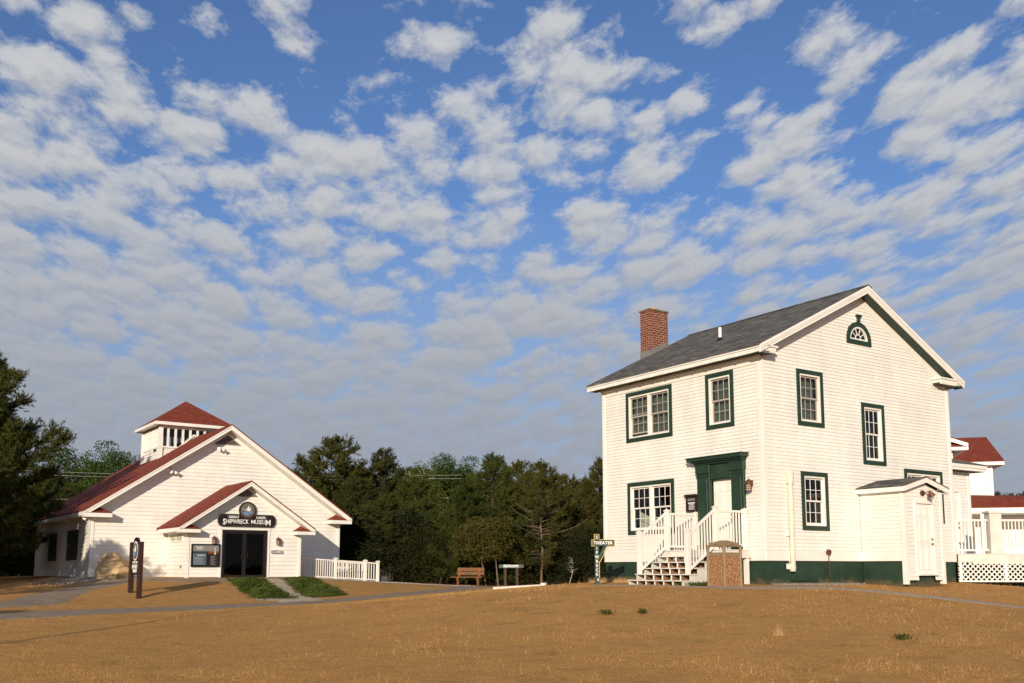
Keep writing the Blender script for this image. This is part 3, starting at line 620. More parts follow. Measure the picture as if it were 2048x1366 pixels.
    # low wing beyond the gable
    Y = 1.5; X1 = 12.72; WF = face((0, Y, 0), (1, 0, 0), (0, -1, 0)); WR = face((X1, 0, 0), (0, 1, 0), (1, 0, 0))
    m = MB(); siding(m, WF, HW, X1 - .1, .66, 3.96, .112, [(10.95, 12.05, .8, 3.2)]); siding(m, WR, Y + .1, 7, .66, 3.96, .112); m.build('wing_wall', white, house, fix=False)
    m = MB(); m.box(X1 - .1, X1 + .036, Y - .036, Y + .1, .66, 3.98); m.fbox(WF, 10.88, 10.97, -.02, .05, .92, 3.2); m.fbox(WF, 12.03, 12.12, -.02, .05, .92, 3.2); m.fbox(WF, 10.86, 12.14, -.02, .055, 3.201, 3.31)
    m.fbox(WF, HW + .04, X1 + .55, .36, .40, 3.97, 4.15); m.fbox(WF, HW + .04, X1 + .57, .401, .43, 4.07, 4.19); m.box(X1 + .51, X1 + .55, Y - .359, 7.4, 3.97, 4.15)
    m.build('wing_trim', white_trim, house, bevel=.005)
    m = MB(); m.box(HW + .05, X1 + .505, Y - .355, 7.2, 3.975, 3.995); m.build('wing_soffit', green, house)
    m = MB(); m.prism([(HW + .04, Y - .45, 4.20), (X1 + .60, Y - .45, 4.20), (X1 + .6, 7.4, 4.20), (HW + .04, 7.4, 4.2)], (0, 0, -.008)); m.prism([(HW + .04, Y - .45, 4.21), (X1 + .60, Y - .45, 4.21), (HW + .04, Y + 2.5, 5.2)], (0, .01, .01)); m.prism([(X1 + .6, Y - .45, 4.21), (X1 + .6, 7.4, 4.21), (HW + .04, 7.4, 5.2), (HW + .04, Y + 2.5, 5.2)], (0, 0, .012)); m.build('wing_roof', roof_grey, house)
    m = MB(); m.box(HW + .02, X1 - .02, Y + .02, 7, -.4, .655); m.build('wing_foundation', green_block, house)
    panel_door(house, WF, 10.97, 12.03, .95, 3.2, vinyl, -.0, 11.9)
    m = MB(); m.fbox(WF, 11.22, 11.52, .0, .02, 2.72, 2.98); m.build('door_window', green, house)
    lantern(house, WF, 10.32, 3.28, 1.0)
build_house()

# porch steps on the long face
porch = thing('porch_steps', 'white wooden porch steps with open risers and picket railings at the green doorway', 'porch steps', l2w(HO, HY, (0, 0, 0)), HY)
def build_porch():
    V0, V1, DX, DZ = .50, 2.75, -1.36, .97
    m = MB(); m.box(DX - .02, -.04, V0 - .01, V1 + .01, DZ - .03, DZ); m.build('deck', deck_paint, porch, bevel=.004)
    m = MB(); m.box(DX, DX + .04, V0, V1, DZ - .235, DZ - .032); m.box(DX + .041, -.045, V0, V0 + .04, DZ - .235, DZ - .032); m.box(DX + .041, -.045, V1 - .04, V1, DZ - .235, DZ - .032); m.build('deck_skirt', deck_paint, porch)
    for x, y in ((-.16, V0 + .09), (-.16, V1 - .09), (DX + .1, V0 + .09), (DX + .1, V1 - .09)):
        m = MB(); m.box(x - .055, x + .055, y - .055, y + .055, -.45, DZ - .236); m.build('leg', vinyl, porch)
    T = [(-2.745 + .29 * i, .12 + .17 * i) for i in range(5)]
    for x, z in T:
        m = MB(); m.box(x, x + .31, V0, V1, z - .03, z); m.build('tread', deck_paint, porch, bevel=.004)
    def prof():                                   # stepped stringer, outer line
        p = [(T[0][0] + .04, -.05)]
        for x, z in T: p += [(x + .04, z - .032), (x + .33, z - .032)]
        p[-1] = (DX, T[-1][1] - .032); p += [(DX, .42), (-2.02, -.05)]; return p
    for k in range(7):
        y = V0 + .02 + (V1 - V0 - .08) * k / 6; m = MB(); m.prism([(x, y, z) for x, z in prof()], (0, .04, 0)); m.build('stringer', deck_paint if k in (0, 6) else stair_wood, porch)
        if k not in (0, 6):
            for x, z in T: m = MB(); m.box(x + .03, x + .0395, y - .004, y + .044, z - .17 + (.0 if x != T[0][0] else .03), z - .033); m.build('riser_strip', vinyl, porch)
    m = MB(); m.box(-2.70, -2.68, V0 + .07, V1 - .07, -.055, -.02)
    for x, z in T[:-1]: pass
    m.build('toe_board', deck_paint, porch)
    P = dict(bl=(-2.40, 2.60, .28, 1.54), br=(-2.40, .63, .28, 1.56), fl=(DX + .06, 2.60, DZ, 2.20), fr=(DX + .06, .63, DZ, 2.21), wl=(-.13, 2.60, DZ, 2.16), wr=(-.13, .63, DZ, 2.17))
    for k, (x, y, z0, z1) in P.items():
        m = MB(); post(m, x, y, z0, z1); m.build('newel_post', vinyl, porch, bevel=.004)
    for y in (2.60, .63):
        railing(porch, (-2.345, y, .28), (DX + .005, y, DZ - .01), 1.10, .12, 9); railing(porch, (DX + .115, y, DZ), (-.185, y, DZ), 1.08, .12, 9)
build_porch()

# deck at the right of the house
deck = thing('side_deck', 'raised white deck with lattice skirt and picket rail beside the house wing', 'deck', l2w(HO, HY, (9.24, -.02, 0)), 0.0)
def build_deck():
    P = face((0, 0, 0), (1, 0, 0), (0, -1, 0)); X0, X1 = .03, 6.0
    m = MB(); m.fbox(P, X0, X1, -4.0, .06, .90, .93); m.build('deck_floor', deck_paint, deck)
    m = MB(); m.fbox(P, X0, X1, -.0, .04, .66, .895); m.build('fascia', deck_paint, deck)
    m = MB(); z0, z1 = .03, .655; s = .175; n = int((X1 - X0) / s) + 8; H = z1 - z0
    for o0, sg in ((.0, 1), (-.012, -1)):
        for k in range(-7, n):
            ua = X0 + k * s if sg > 0 else X0 + k * s + H; ub = ua + sg * H; z_a, z_b = z0, z1
            if sg > 0 and ua < X0: z_a += X0 - ua; ua = X0
            if sg < 0 and ub < X0: z_b -= X0 - ub; ub = X0
            if max(ua, ub) > X1 or z_b - z_a < .03 or min(ua, ub) < X0 - 1e-6: continue
            m.fprism(P, [(ua - .026, z_a), (ua + .026, z_a), (ub + .026, z_b), (ub - .026, z_b)], o0, o0 + .010)
    m.build('lattice', vinyl, deck)
    for u in (X0 + .02, 1.55, 4.0): m = MB(); m.fbox(P, u, u + .10, .012, .03, .052, .655); m.build('lattice_post', vinyl, deck)
    m = MB(); m.fbox(P, X0, X1, .011, .028, .0, .05); m.build('bottom_rail', vinyl, deck)
    m = MB(); m.box(X0 + .1, X1, .4, 1.3, -.4, .6); m.build('shade_block', unlit_inside, deck)  # added dark block, painted as the shade behind the lattice
    for u in (1.37, 5.0):
        m = MB(); m.fbox(P, u - .20, u + .20, -.40, .0, .932, 2.28); m.fbox(P, u - .24, u + .24, -.44, .04, 2.281, 2.36); m.fbox(P, u - .22, u + .22, -.42, .02, .932, 1.05); m.build('column', deck_paint, deck, bevel=.01)
    for a, b, n in ((.10, 1.16, 9), (1.58, 4.79, 27)): railing(deck, P(a, -.2, .932), P(b, -.2, .932), 1.12, .12, n)
    m = MB(); m.fbox(P, .05, .13, -.24, -.16, .932, 2.08); m.build('rail_post', vinyl, deck)
build_deck()

# keepers' quarters with red roofs far behind the house
def far_house():
    h = thing('red_roof_house', 'white building with red hipped roofs far behind the house wing at right edge', 'house', (34.6, 70, -.6), -.25)
    P = face((0, 0, 0), (1, 0, 0), (0, -1, 0)); S = face((0, 0, 0), (0, 1, 0), (1, 0, 0)); B = -.0
    m = MB(); siding(m, P, -9, -.1, 0, 8.2, .17); siding(m, S, .1, 8, 0, 8.2, .17); m.build('wall', white, h, fix=False)
    m = MB(); m.box(-.12, .05, -.05, .12, 0, 8.2); m.fbox(P, -9.6, .72, .60, .66, 8.0, 8.28); m.box(.66, .72, -.6, 8.6, 8.0, 8.28); m.box(-9.6, .655, -.595, 8.6, 8.02, 8.06); m.build('trim_board', white_trim, h)
    m = MB(); m.prism([(-9.6, -.68, 8.29), (.74, -.68, 8.29), (.60, 4, 10.60), (-9.6, 4, 10.60)], (0, 0, -.05)); m.build('roof', roof_redx, h)
    m = MB(); m.prism([(-9.6, 8.6, 8.29), (.74, 8.6, 8.29), (.60, 4, 10.60), (-9.6, 4, 10.60)], (0, 0, -.05)); m.prism([(.5, -.3, 8.25), (.5, 8.2, 8.25), (.5, 4, 10.5)], (.1, 0, 0)); m.build('roof', roof_red, h)
    # small projecting gable
    G = face((-4.22, -9.33, 0), (1, 0, 0), (0, -1, 0)); m = MB(); siding(m, G, -4, 0, 0, 8.3, .17); siding(m, face((-4.22, 0, 0), (0, 1, 0), (1, 0, 0)), -9.33, -.1, 0, 8.3, .17); m.build('side_wing_wall', white, h, fix=False)
    m = MB(); rake(m, G, -3, 9.95, .85, 8.52, .5, .58, 0, .24); m.fbox(G, -.3, .85, .05, .58, 8.10, 8.30); m.fbox(G, .78, .85, -8, .04, 8.15, 8.42); m.build('side_wing_trim', white_trim, h)
    m = MB(); m.prism([G(-3, .6, 9.97), G(.88, .6, 8.53), G(.88, -9, 8.53), G(-3, -9, 9.97)], (0, 0, .06)); m.prism([G(-.35, .6, 8.31), G(.9, .6, 8.31), G(.85, .1, 8.50), G(-.3, .1, 8.62)], (0, .02, .02)); m.build('side_wing_roof', roof_red, h)
    # porch roof and porch
    m = MB(); m.prism([(-9, -3.2, 4.85), (9, -3.2, 4.85), (7.5, -.0, 5.6), (-9, .3, 6.25)], (0, 0, -.05)); m.build('porch_roof', roof_redx, h)
    m = MB(); m.fbox(P, -9, 9, 3.05, 3.15, 4.42, 4.82)
    for u in (-1.4, 3.2, 7.4): m.fbox(P, u - .14, u + .14, 2.8, 3.05, 1.1, 4.42)
    m.fbox(P, -9, 9, -.4, 3.04, 4.45, 4.5); m.build('porch_trim', white_trim, h)
    m = MB(); siding(m, face((0, .6, 0), (1, 0, 0), (0, -1, 0)), 0, 9, .2, 4.45, .17); m.build('porch_wall', white, h, fix=False)
    m = MB(); m.box(-9, 9, -3.2, .5, -.3, 1.1); m.build('porch_floor', deck_paint, h)
    m = MB(); m.box(3.5, 4.6, .50, .585, 1.1, 3.4); m.build('door', green, h)
far_house()

# ------------------------------------------------------------------ the museum
museum = thing('museum_building', 'white clapboard museum with red roof, rooftop cupola and gabled entrance porch', 'museum', MO, MY)
MF = face((0, 0, 0), (1, 0, 0), (0, -1, 0)); MS = face((0, 0, 0), (0, 1, 0), (-1, 0, 0)); MWD, ML_ = 12.63, 14.6; MC = MWD / 2
MV = face((0, -3.24, 0), (1, 0, 0), (0, -1, 0)); VS = face((3.52, 0, 0), (0, -1, 0), (-1, 0, 0)); VR = face((9.06, 0, 0), (0, -1, 0), (1, 0, 0))
SM = .673
def gable_set(parent, P, ua, ub, tipz, apexz, o, depth, back, redm, rl=1.15, sc=1.0):
    """roof slabs, raking cornice, soffit and boxed returns of one white gable"""
    um = (ua + ub) / 2; sl = (apexz - tipz) / (um - ua); t = .06
    for s, ue in ((-1, ua), (1, ub)):
        r = MB(); r.prism([P(ue, o + .03, tipz), P(ue, -back, tipz), P(um, -back, apexz), P(um, o + .03, apexz)], (0, 0, -t)); r.build('roof', redm, parent)
        e = MB(); rake(e, P, ue, tipz - t - .004, um, apexz - t - .004, o - .05, o, .0, .24 * sc); rake(e, P, ue, tipz - t - .004, um, apexz - t - .004, o + .001, o + .022, -.0, .09 * sc)
        rake(e, P, ue, tipz, um, apexz, .03, o - .051, .26 * sc, .285 * sc); rake(e, P, ue - s * .3, tipz + .3 * sl, um, apexz, -.01, .033, .29 * sc, .60 * sc)
        a, b = sorted((ue, ue - s * rl)); zb = tipz - .13
        e.fbox(P, a + .02, b, .03, o - .01, zb - .20 * sc, zb); e.fbox(P, *sorted((ue, ue - s * .05)), -back + .3, o - .051, zb - .12, zb + .06)
        e.fbox(P, *sorted((ue - s * .051, ue - s * .52)), -back + .3, .0, zb - .12, zb - .09)
        e.build('gable_trim', white_trim, parent, bevel=.006)
        h = MB(); c = (a + b) / 2; pz = zb + .30 * sc
        h.add([P(a, o + .02, zb + .002), P(b + .03, o + .02, zb + .002), P(b + .03, .03, zb + .002), P(a, .03, zb + .002), P(c - .12, .036, pz), P(c + .12, .036, pz)], [(0, 1, 5, 4), (1, 2, 5), (3, 0, 4), (0, 3, 2, 1), (2, 3, 4, 5)])
        h.build('return_roof', roof_redx, parent)
def louver(parent, P, u0, u1, z0, z1):
    m = MB(); um = (u0 + u1) / 2; m.fprism(P, [(u0, z0), (u1, z0), (um, z1)], .0, .045); v = m.build('gable_vent', unlit_inside, parent)
    m = MB(); n = 7
    for k in range(n):
        z = z0 + (z1 - z0) * (k + .2) / n; f = 1 - (z - z0) / (z1 - z0); m.fbox(P, um - (um - u0) * f, um + (um - u0) * f, .046, .08, z, z + .022)
    m.build('vent_slat', mat('grey_louver', (.34, .31, .27), .6), v)
def build_museum():
    WS = [(2.73, 5.34, .83, 2.33), (8.2, 10.5, .83, 2.33)]
    m = MB(); siding(m, MF, .1, MWD - .1, .02, 7.3, .185, [(3.5, 9.08, 0, 2.15)], lambda z: (0, MWD) if z < 2.95 else (MC - (7.35 - z) / SM, MC + (7.35 - z) / SM), .026)
    siding(m, MS, .1, ML_ - .1, .02, 2.95, .185, (), None, .026); siding(m, face((MWD, 0, 0), (0, 1, 0), (1, 0, 0)), .1, ML_ - .1, .02, 2.95, .185, (), None, .026)
    siding(m, face((0, ML_, 0), (1, 0, 0), (0, 1, 0)), .1, MWD - .1, .02, 7.3, .185, (), lambda z: (0, MWD) if z < 2.95 else (MC - (7.35 - z) / SM, MC + (7.35 - z) / SM), .026)
    m.build('wall', white, museum, fix=False)
    for x, y in ((0, 0), (MWD, 0), (0, ML_), (MWD, ML_)): 
        m = MB(); m.box(*((x - .042, x + .10) if x == 0 else (x - .10, x + .042)), *((y - .042, y + .10) if y == 0 else (y - .10, y + .042)), -.1, 2.95); m.build('corner_board', white_trim, museum)
    m = MB(); m.box(.02, MWD - .02, .02, ML_ - .02, -.5, .02); m.build('foundation', concrete, museum)
    gable_set(museum, MF, -.48, MWD + .48, 3.14, 7.72, .62, 15, ML_ + .5, roof_red, 1.25)
    louver(museum, MF, 5.62, 7.02, 6.72, 7.20)
    for a in WS:                                  # green shuttered windows on the long side
        m = MB(); ring(m, MS, *a, .10, -.01, .06); w = m.build('window', green, museum)
        m = MB(); m.fbox(MS, a[0] + .1, a[1] - .1, -.01, .035, a[2] + .1, a[3] - .1); n = 14
        for k in range(n):
            z = a[2] + .12 + (a[3] - a[2] - .24) * k / n; m.fbox(MS, a[0] + .12, a[1] - .12, .036, .05, z, z + .06)
        m.build('shutter', green, w)
    for u in (.55, .75): 
        m = MB(); m.tube([MS(u, .12, 2.86), MS(u + .04, .22, 2.74)], [.05, .08], 10); m.build('floodlight', vinyl, museum)
    for u, z in ((3.62, 5.10), (5.95, 6.40)):     # floodlights high on the gable
        m = MB(); m.tube([MF(u, .03, z + .1), MF(u, .10, z + .1)], .07, 10); m.tube([MF(u, .08, z + .08), MF(u + .05, .2, z + .05)], .02, 6)
        for s in (-1, 1): m.tube([MF(u + .04 + s * .05, .16, z + .06), MF(u + s * .16, .30, z - .05 * s)], [.05, .09], 10)
        m.build('floodlight', vinyl, museum); k = MB(); k.tube([MF(u, .06, z + .12), MF(u - .12, .05, z + .28), MF(u - .2, .05, z + .3)], .012, 5); k.build('cable', copper, museum)
    for i, (x, y) in enumerate(((5.0, 13.3), (5.3, 13.1))):
        m = MB(); m.tube([(x, y, 6.5), (x, y, 7.35 + .1 * i)], .10, 10); m.build('vent_pipe', vinyl, museum)
    # cupola
    cx, cy, hx, hy = 6.18, 7.05, 1.80, 1.80; zt = 8.15
    CF = face((0, cy - hy, 0), (1, 0, 0), (0, -1, 0)); CS = face((cx - hx, 0, 0), (0, 1, 0), (-1, 0, 0)); CB = face((0, cy + hy, 0), (1, 0, 0), (0, 1, 0)); CR = face((cx + hx, 0, 0), (0, 1, 0), (1, 0, 0))
    rz = lambda x: 3.14 + .48 * SM + SM * min(x, MWD - x)
    m = MB()
    for P in (CF, CB):                            # boards under the windows follow the roof slope and rise to a point
        for k in range(12):
            z0 = 5.9 + k * .16
            lo = [(u, max(z0, rz(u) - .1)) for u in (cx - hx, cx - hx + .6, cx, cx + hx - .6, cx + hx)]
            top = [6.9, 6.9, 7.92, 6.9, 6.9]
        us = [cx - hx + .08, cx - hx + 1.0, cx, cx + hx - 1.0, cx + hx - .08]; tops = [7.02, 7.06, 7.80, 7.06, 7.02]
        for k in range(4):
            N = 8
            for j in range(N):
                f0, f1 = j / N, (j + 1) / N; ua, ub = us[k] + (us[k + 1] - us[k]) * f0, us[k] + (us[k + 1] - us[k]) * f1
                ta, tb = tops[k] + (tops[k + 1] - tops[k]) * f0, tops[k] + (tops[k + 1] - tops[k]) * f1
                m.quad(P(ua, .0, rz(ua) - .15), P(ub, .0, rz(ub) - .15), P(ub, .0, tb), P(ua, .0, ta))
        siding(m, P, cx - hx + .08, cx + hx - .08, 5.85, 7.8, .17, (), (lambda z: (cx - hx, cx - hx + 1.0 + max(0, (z - 7.06) * 1.38)) if z < 7.0 else (cx - hx + 1.0 + (z - 7.06) * 1.38, cx)), .03)
    for P in (CS, CR): siding(m, P, cy - hy + .08, cy + hy - .08, 5.8, 7.05, .17, (), None, .03); siding(m, P, cy - hy + .08, cy + hy - .08, 7.06, zt, .30, (), None, .01)
    cw = m.build('cupola_wall', white, museum, fix=False)
    m = MB()
    for x in (cx - hx, cx + hx):
        for y in (cy - hy, cy + hy): m.box(x - .10, x + .10, y - .10, y + .10, 5.8, zt)
    for k in range(1, 9):                         # window mullions and the vertical battens on the sides
        u = cx - hx + 2 * hx * k / 9; m.box(u - .055, u + .055, cy - hy - .03, cy - hy + .08, max(7.0, rz(u)), zt); m.box(u - .055, u + .055, cy + hy - .08, cy + hy + .03, max(7.0, rz(u)), zt)
        v = cy - hy + 2 * hy * k / 9; m.box(cx - hx - .05, cx - hx + .02, v - .05, v + .05, 7.06, zt); m.box(cx + hx - .02, cx + hx + .05, v - .05, v + .05, 7.06, zt)
    m.box(cx - hx - .04, cx + hx + .04, cy - hy - .05, cy - hy + .09, zt - .08, zt + .1); m.box(cx - hx - .04, cx + hx + .04, cy + hy - .09, cy + hy + .05, zt - .08, zt + .1)
    for s in (-1, 1): m.bar(CF(cx + s * (hx - 1.0), .03, 7.05), CF(cx, .03, 7.80), .08, .09); m.bar(CF(cx + s * (hx - 1.0), .03, 7.03), CF(cx + s * hx, .03, 7.03), .08, .09)
    m.build('mullion', white_trim, cw)
    m = MB()
    for P in (CF, CB): m.quad(P(cx - hx, -.06, 6.6), P(cx + hx, -.06, 6.6), P(cx + hx, -.06, zt), P(cx - hx, -.06, zt))
    m.build('pane', glass, cw, fix=False)
    m = MB(); m.box(cx - hx + .06, cx + hx - .06, cy - hy + .2, cy + hy - .2, zt + .02, zt + .04); m.build('ceiling', unlit_inside, cw)
    m = MB(); m.fbox(CS, 5.95, 6.35, .03, .07, 6.84, 6.98); m.build('vent_hole', black, cw)
    ov = .42; zt2 = zt + .10; a = [(cx - hx - ov, cy - hy - ov), (cx + hx + ov, cy - hy - ov), (cx + hx + ov, cy + hy + ov), (cx - hx - ov, cy + hy + ov)]
    for k in range(4):
        p, q = a[k], a[(k + 1) % 4]; m = MB(); m.add([(p[0], p[1], zt2 + .13), (q[0], q[1], zt2 + .13), (cx, cy, 9.97)], [(0, 1, 2)]); m.build('cupola_roof', roof_redx if k in (0, 2) else roof_red, museum)
    m = MB(); o = ov - .01
    m.box(cx - hx - o, cx + hx + o, cy - hy - o, cy - hy - o + .04, zt2 - .04, zt2 + .125); m.box(cx - hx - o, cx + hx + o, cy + hy + o - .04, cy + hy + o, zt2 - .04, zt2 + .125)
    m.box(cx - hx - o, cx - hx - o + .04, cy - hy - o + .041, cy + hy + o - .041, zt2 - .04, zt2 + .125); m.box(cx + hx + o - .04, cx + hx + o, cy - hy - o + .041, cy + hy + o - .041, zt2 - .04, zt2 + .125)
    m.box(cx - hx - o + .041, cx + hx + o - .041, cy - hy - o + .041, cy + hy + o - .041, zt2 - .02, zt2); m.build('cupola_cornice', white_trim, museum)
    # entrance porch
    va, vb, vm = 3.52, 9.06, 6.29
    m = MB(); siding(m, MV, va + .1, vb - .1, .02, 4.4, .185, [(5.13, 7.38, 0, 2.25)], lambda z: (va, vb) if z < 2.15 else (vm - (4.32 - z) / SM, vm + (4.32 - z) / SM), .026)
    siding(m, VS, .0, 3.14, .02, 2.2, .185, (), None, .026); siding(m, VR, .0, 3.14, .02, 2.2, .185, (), None, .026); m.build('porch_wall', white, museum, fix=False)
    m = MB()
    for x in (va, vb): m.box(*((x - .042, x + .10) if x == va else (x - .10, x + .042)), -3.24 - .042, -3.14, -.1, 2.2)
    m.fbox(MV, 5.03, 5.13, -.02, .05, .0, 2.25); m.fbox(MV, 7.38, 7.48, -.02, .05, .0, 2.25); m.fbox(MV, 5.0, 7.51, -.02, .055, 2.251, 2.36)
    m.build('porch_trim', white_trim, museum)
    m = MB(); m.box(va + .02, vb - .02, -3.2, 0, -.5, .015); m.build('porch_floor', concrete, museum)
    m = MB(); m.fbox(MV, va + .15, vb - .15, -2.6, -2.55, .02, 2.3); m.fbox(MV, 4.2, 4.25, -2.5, -.3, .02, 2.3); m.fbox(MV, 8.2, 8.25, -2.5, -.3, .02, 2.3); m.fbox(MV, 4.2, 8.25, -2.5, -.1, 2.32, 2.36); m.build('interior', unlit_inside, museum)
    gable_set(museum, MV, va - .56, vb + .56, 2.36, 4.60, .58, 6, 3.2, roof_red, 1.0, .85)
    louver(museum, MV, 5.76, 6.82, 3.86, 4.20)
    m = MB(); ring(m, MV, 5.135, 7.375, .0, 2.245, .09, -.12, .02); dw = m.build('door_frame', mat('bronze_door_frame', (.022, .016, .011), .4, .5, .1), museum)
    for u0, u1, h in ((5.225, 6.25, 6.17), (6.26, 7.285, 6.34)):
        m = MB(); ring(m, MV, u0, u1, .03, 2.155, .085, -.09, -.03); d = m.build('door', black, museum)
        m = MB(); m.quad(MV(u0 + .05, -.06, .08), MV(u1 - .05, -.06, .08), MV(u1 - .05, -.06, 2.1), MV(u0 + .05, -.06, 2.1)); m.build('pane', glass_dark, d, fix=False)
        m = MB(); n = 9; m.tube([MV(h + (.07 if h < 6.25 else -.07) * -math.sin(math.pi * k / n), .05, 1.05 + .14 * math.cos(math.pi * k / n)) for k in range(n + 1)], .012, 6); m.build('pull_handle', brown_post, d)
    # louvred window and box on the porch side
    m = MB(); ring(m, VS, .55, 2.65, 1.66, 2.10, .06, .0, .06); m.fbox(VS, 1.57, 1.63, .0, .058, 1.72, 2.04); wv = m.build('side_window', white_trim, museum)
    m = MB()
    for k in range(7): m.fbox(VS, .61, 2.59, .015, .035, 1.73 + .045 * k, 1.76 + .045 * k)
    m.build('louver', mat('cream_louver', (.55, .50, .38), .6), wv)
    m = MB(); m.fbox(VS, 2.48, 2.56, .03, .08, .44, .56); m.build('outdoor_socket', metal_grey, museum)
    for u in (4.73, 7.87): lantern(museum, MV, u, 1.70, 1.0)
build_museum()

# signs hung on the museum
def sign_at(name, label, cat, B, yaw, loc, group=None): return thing(name, label, cat, l2w(B, yaw, loc), yaw, group)
SF = face((0, 0, 0), (1, 0, 0), (0, -1, 0))
def emblem(parent, P, r, zc, o):
    m = MB(); n = 28; m.fprism(P, [(r * math.cos(2 * math.pi * k / n), zc + r * math.sin(2 * math.pi * k / n)) for k in range(n)], o, o + .012); e = m.build('emblem', mat('emblem_grey', (.13, .12, .11), .6), parent); o += .0125
    m = MB(); s = r / .36
    m.fprism(P, [(-.24 * s, zc - .10 * s), (-.10 * s, zc - .05 * s), (.05 * s, zc - .12 * s), (.22 * s, zc - .02 * s), (.26 * s, zc - .10 * s), (.12 * s, zc - .17 * s), (.0, zc - .27 * s), (-.14 * s, zc - .24 * s)], o, o + .01)
    m.build('wave', mat('wave_blue', (.16, .28, .50), .5), e)
    m = MB()
    m.fprism(P, [(-.10 * s, zc - .03 * s), (.10 * s, zc - .05 * s), (.16 * s, zc + .02 * s), (-.02 * s, zc - .0 * s)], o, o + .012)
    m.fprism(P, [(-.02 * s, zc + .01 * s), (.09 * s, zc + .01 * s), (.05 * s, zc + .26 * s)], o, o + .012); m.fprism(P, [(-.10 * s, zc + .01 * s), (-.03 * s, zc + .01 * s), (.03 * s, zc + .20 * s)], o, o + .011); m.fprism(P, [(.10 * s, zc + .02 * s), (.16 * s, zc + .05 * s), (.13 * s, zc + .20 * s)], o, o + .011)
    m.fprism(P, [(-.28 * s, zc + .055 * s), (-.10 * s, zc + .0 * s), (-.10 * s, zc + .018 * s), (-.28 * s, zc + .068 * s)], o, o + .01)
    m.build('ship', white_letter, e); return e
def museum_sign():
    t = sign_at('museum_sign', 'long black name board with round ship emblem over the museum entrance', 'sign', MO, MY, (6.30, -3.30, 2.70))
    p = []
    for sx in (1, -1):
        arc = [(1.22 + .21 * math.cos(a), -.0 + .30 * math.sin(a)) for a in np.linspace(-math.pi / 2 + .25, math.pi / 2 - .25, 9)]
        p += [(sx * u, z) for u, z in ([(1.22, -.30)] + arc + [(1.22, .30)])][::sx]
    m = MB(); m.fprism(SF, p, .0, .05); m.build('board', mat('sign_edge_grey', (.07, .06, .05), .5), t)
    q = [(u * .975, z * .90) for u, z in p]; m = MB(); m.fprism(SF, q, .0505, .062); m.build('face_panel', black_board, t)
    n = 30; m = MB(); m.fprism(SF, [(.42 * math.cos(2 * math.pi * k / n), .49 + .42 * math.sin(2 * math.pi * k / n)) for k in range(n)], .01, .075); m.build('roundel', brown_post, t)
    emblem(t, SF, .34, .49, .0755)
    for u in (-.70, .70):
        m = MB(); m.fbox(SF, u - .27, u + .27, .0625, .066, .085, .215); m.build('name_plate', mat('plate_brown', (.10, .075, .06), .5), t)
    text('lettering', 'GREAT', .155, SF, -.66, .070, .15, white_letter, t, .003, 1.05); text('lettering', 'LAKES', .155, SF, .66, .070, .15, white_letter, t, .003, 1.05)
    runs = [('S', .38, -.09, .010), ('HIPWRECK', .285, -.065, .004), (' ', .26, 0, 0), ('M', .285, -.065, .001), ('USEU', .285, -.065, .003), ('M', .38, -.09, .006)]; x = 0; made = []
    for body, sz, z, bo in runs:                  # set the runs one after another, then centre and squeeze them
        if body == ' ': x += .10; continue
        o = text('lettering', body, sz, SF, 0, .067, z, white_letter, t, bo, 1.0 if body == 'M' else .80); us = [v.co.x for v in o.data.vertices]; w = max(us) - min(us); made.append((o, x - min(us))); x += w + .022
    k = 2.36 / x
    for o, dx in made:
        for v in o.data.vertices: v.co.x = (v.co.x + dx - x / 2) * k
    m = MB(); m.fbox(SF, -.8, .8, .0625, .066, -.235, -.228); m.build('line', metal_grey, t)
museum_sign()
def closed_sign():
    t = sign_at('closed_sign', 'small black rounded plaque reading closed, right of the glass museum doors', 'sign', MO, MY, (7.85, -3.29, 1.22)); m = MB()
    p = [(sx * (.25 + .07 * math.cos(a)), .085 * math.sin(a)) for sx, aa in ((1, np.linspace(-1.57, 1.57, 7)), (-1, np.linspace(1.57, -1.57, 7))) for a in aa]
    m.fprism(SF, p, 0, .03); m.build('board', white_letter, t); m = MB(); m.fprism(SF, [(u * .95, z * .88) for u, z in p], .0305, .036); m.build('face_panel', black_board, t); text('lettering', 'CLOSED', .155, SF, 0, .04, .0, white_letter, t, .004, .95)
closed_sign()
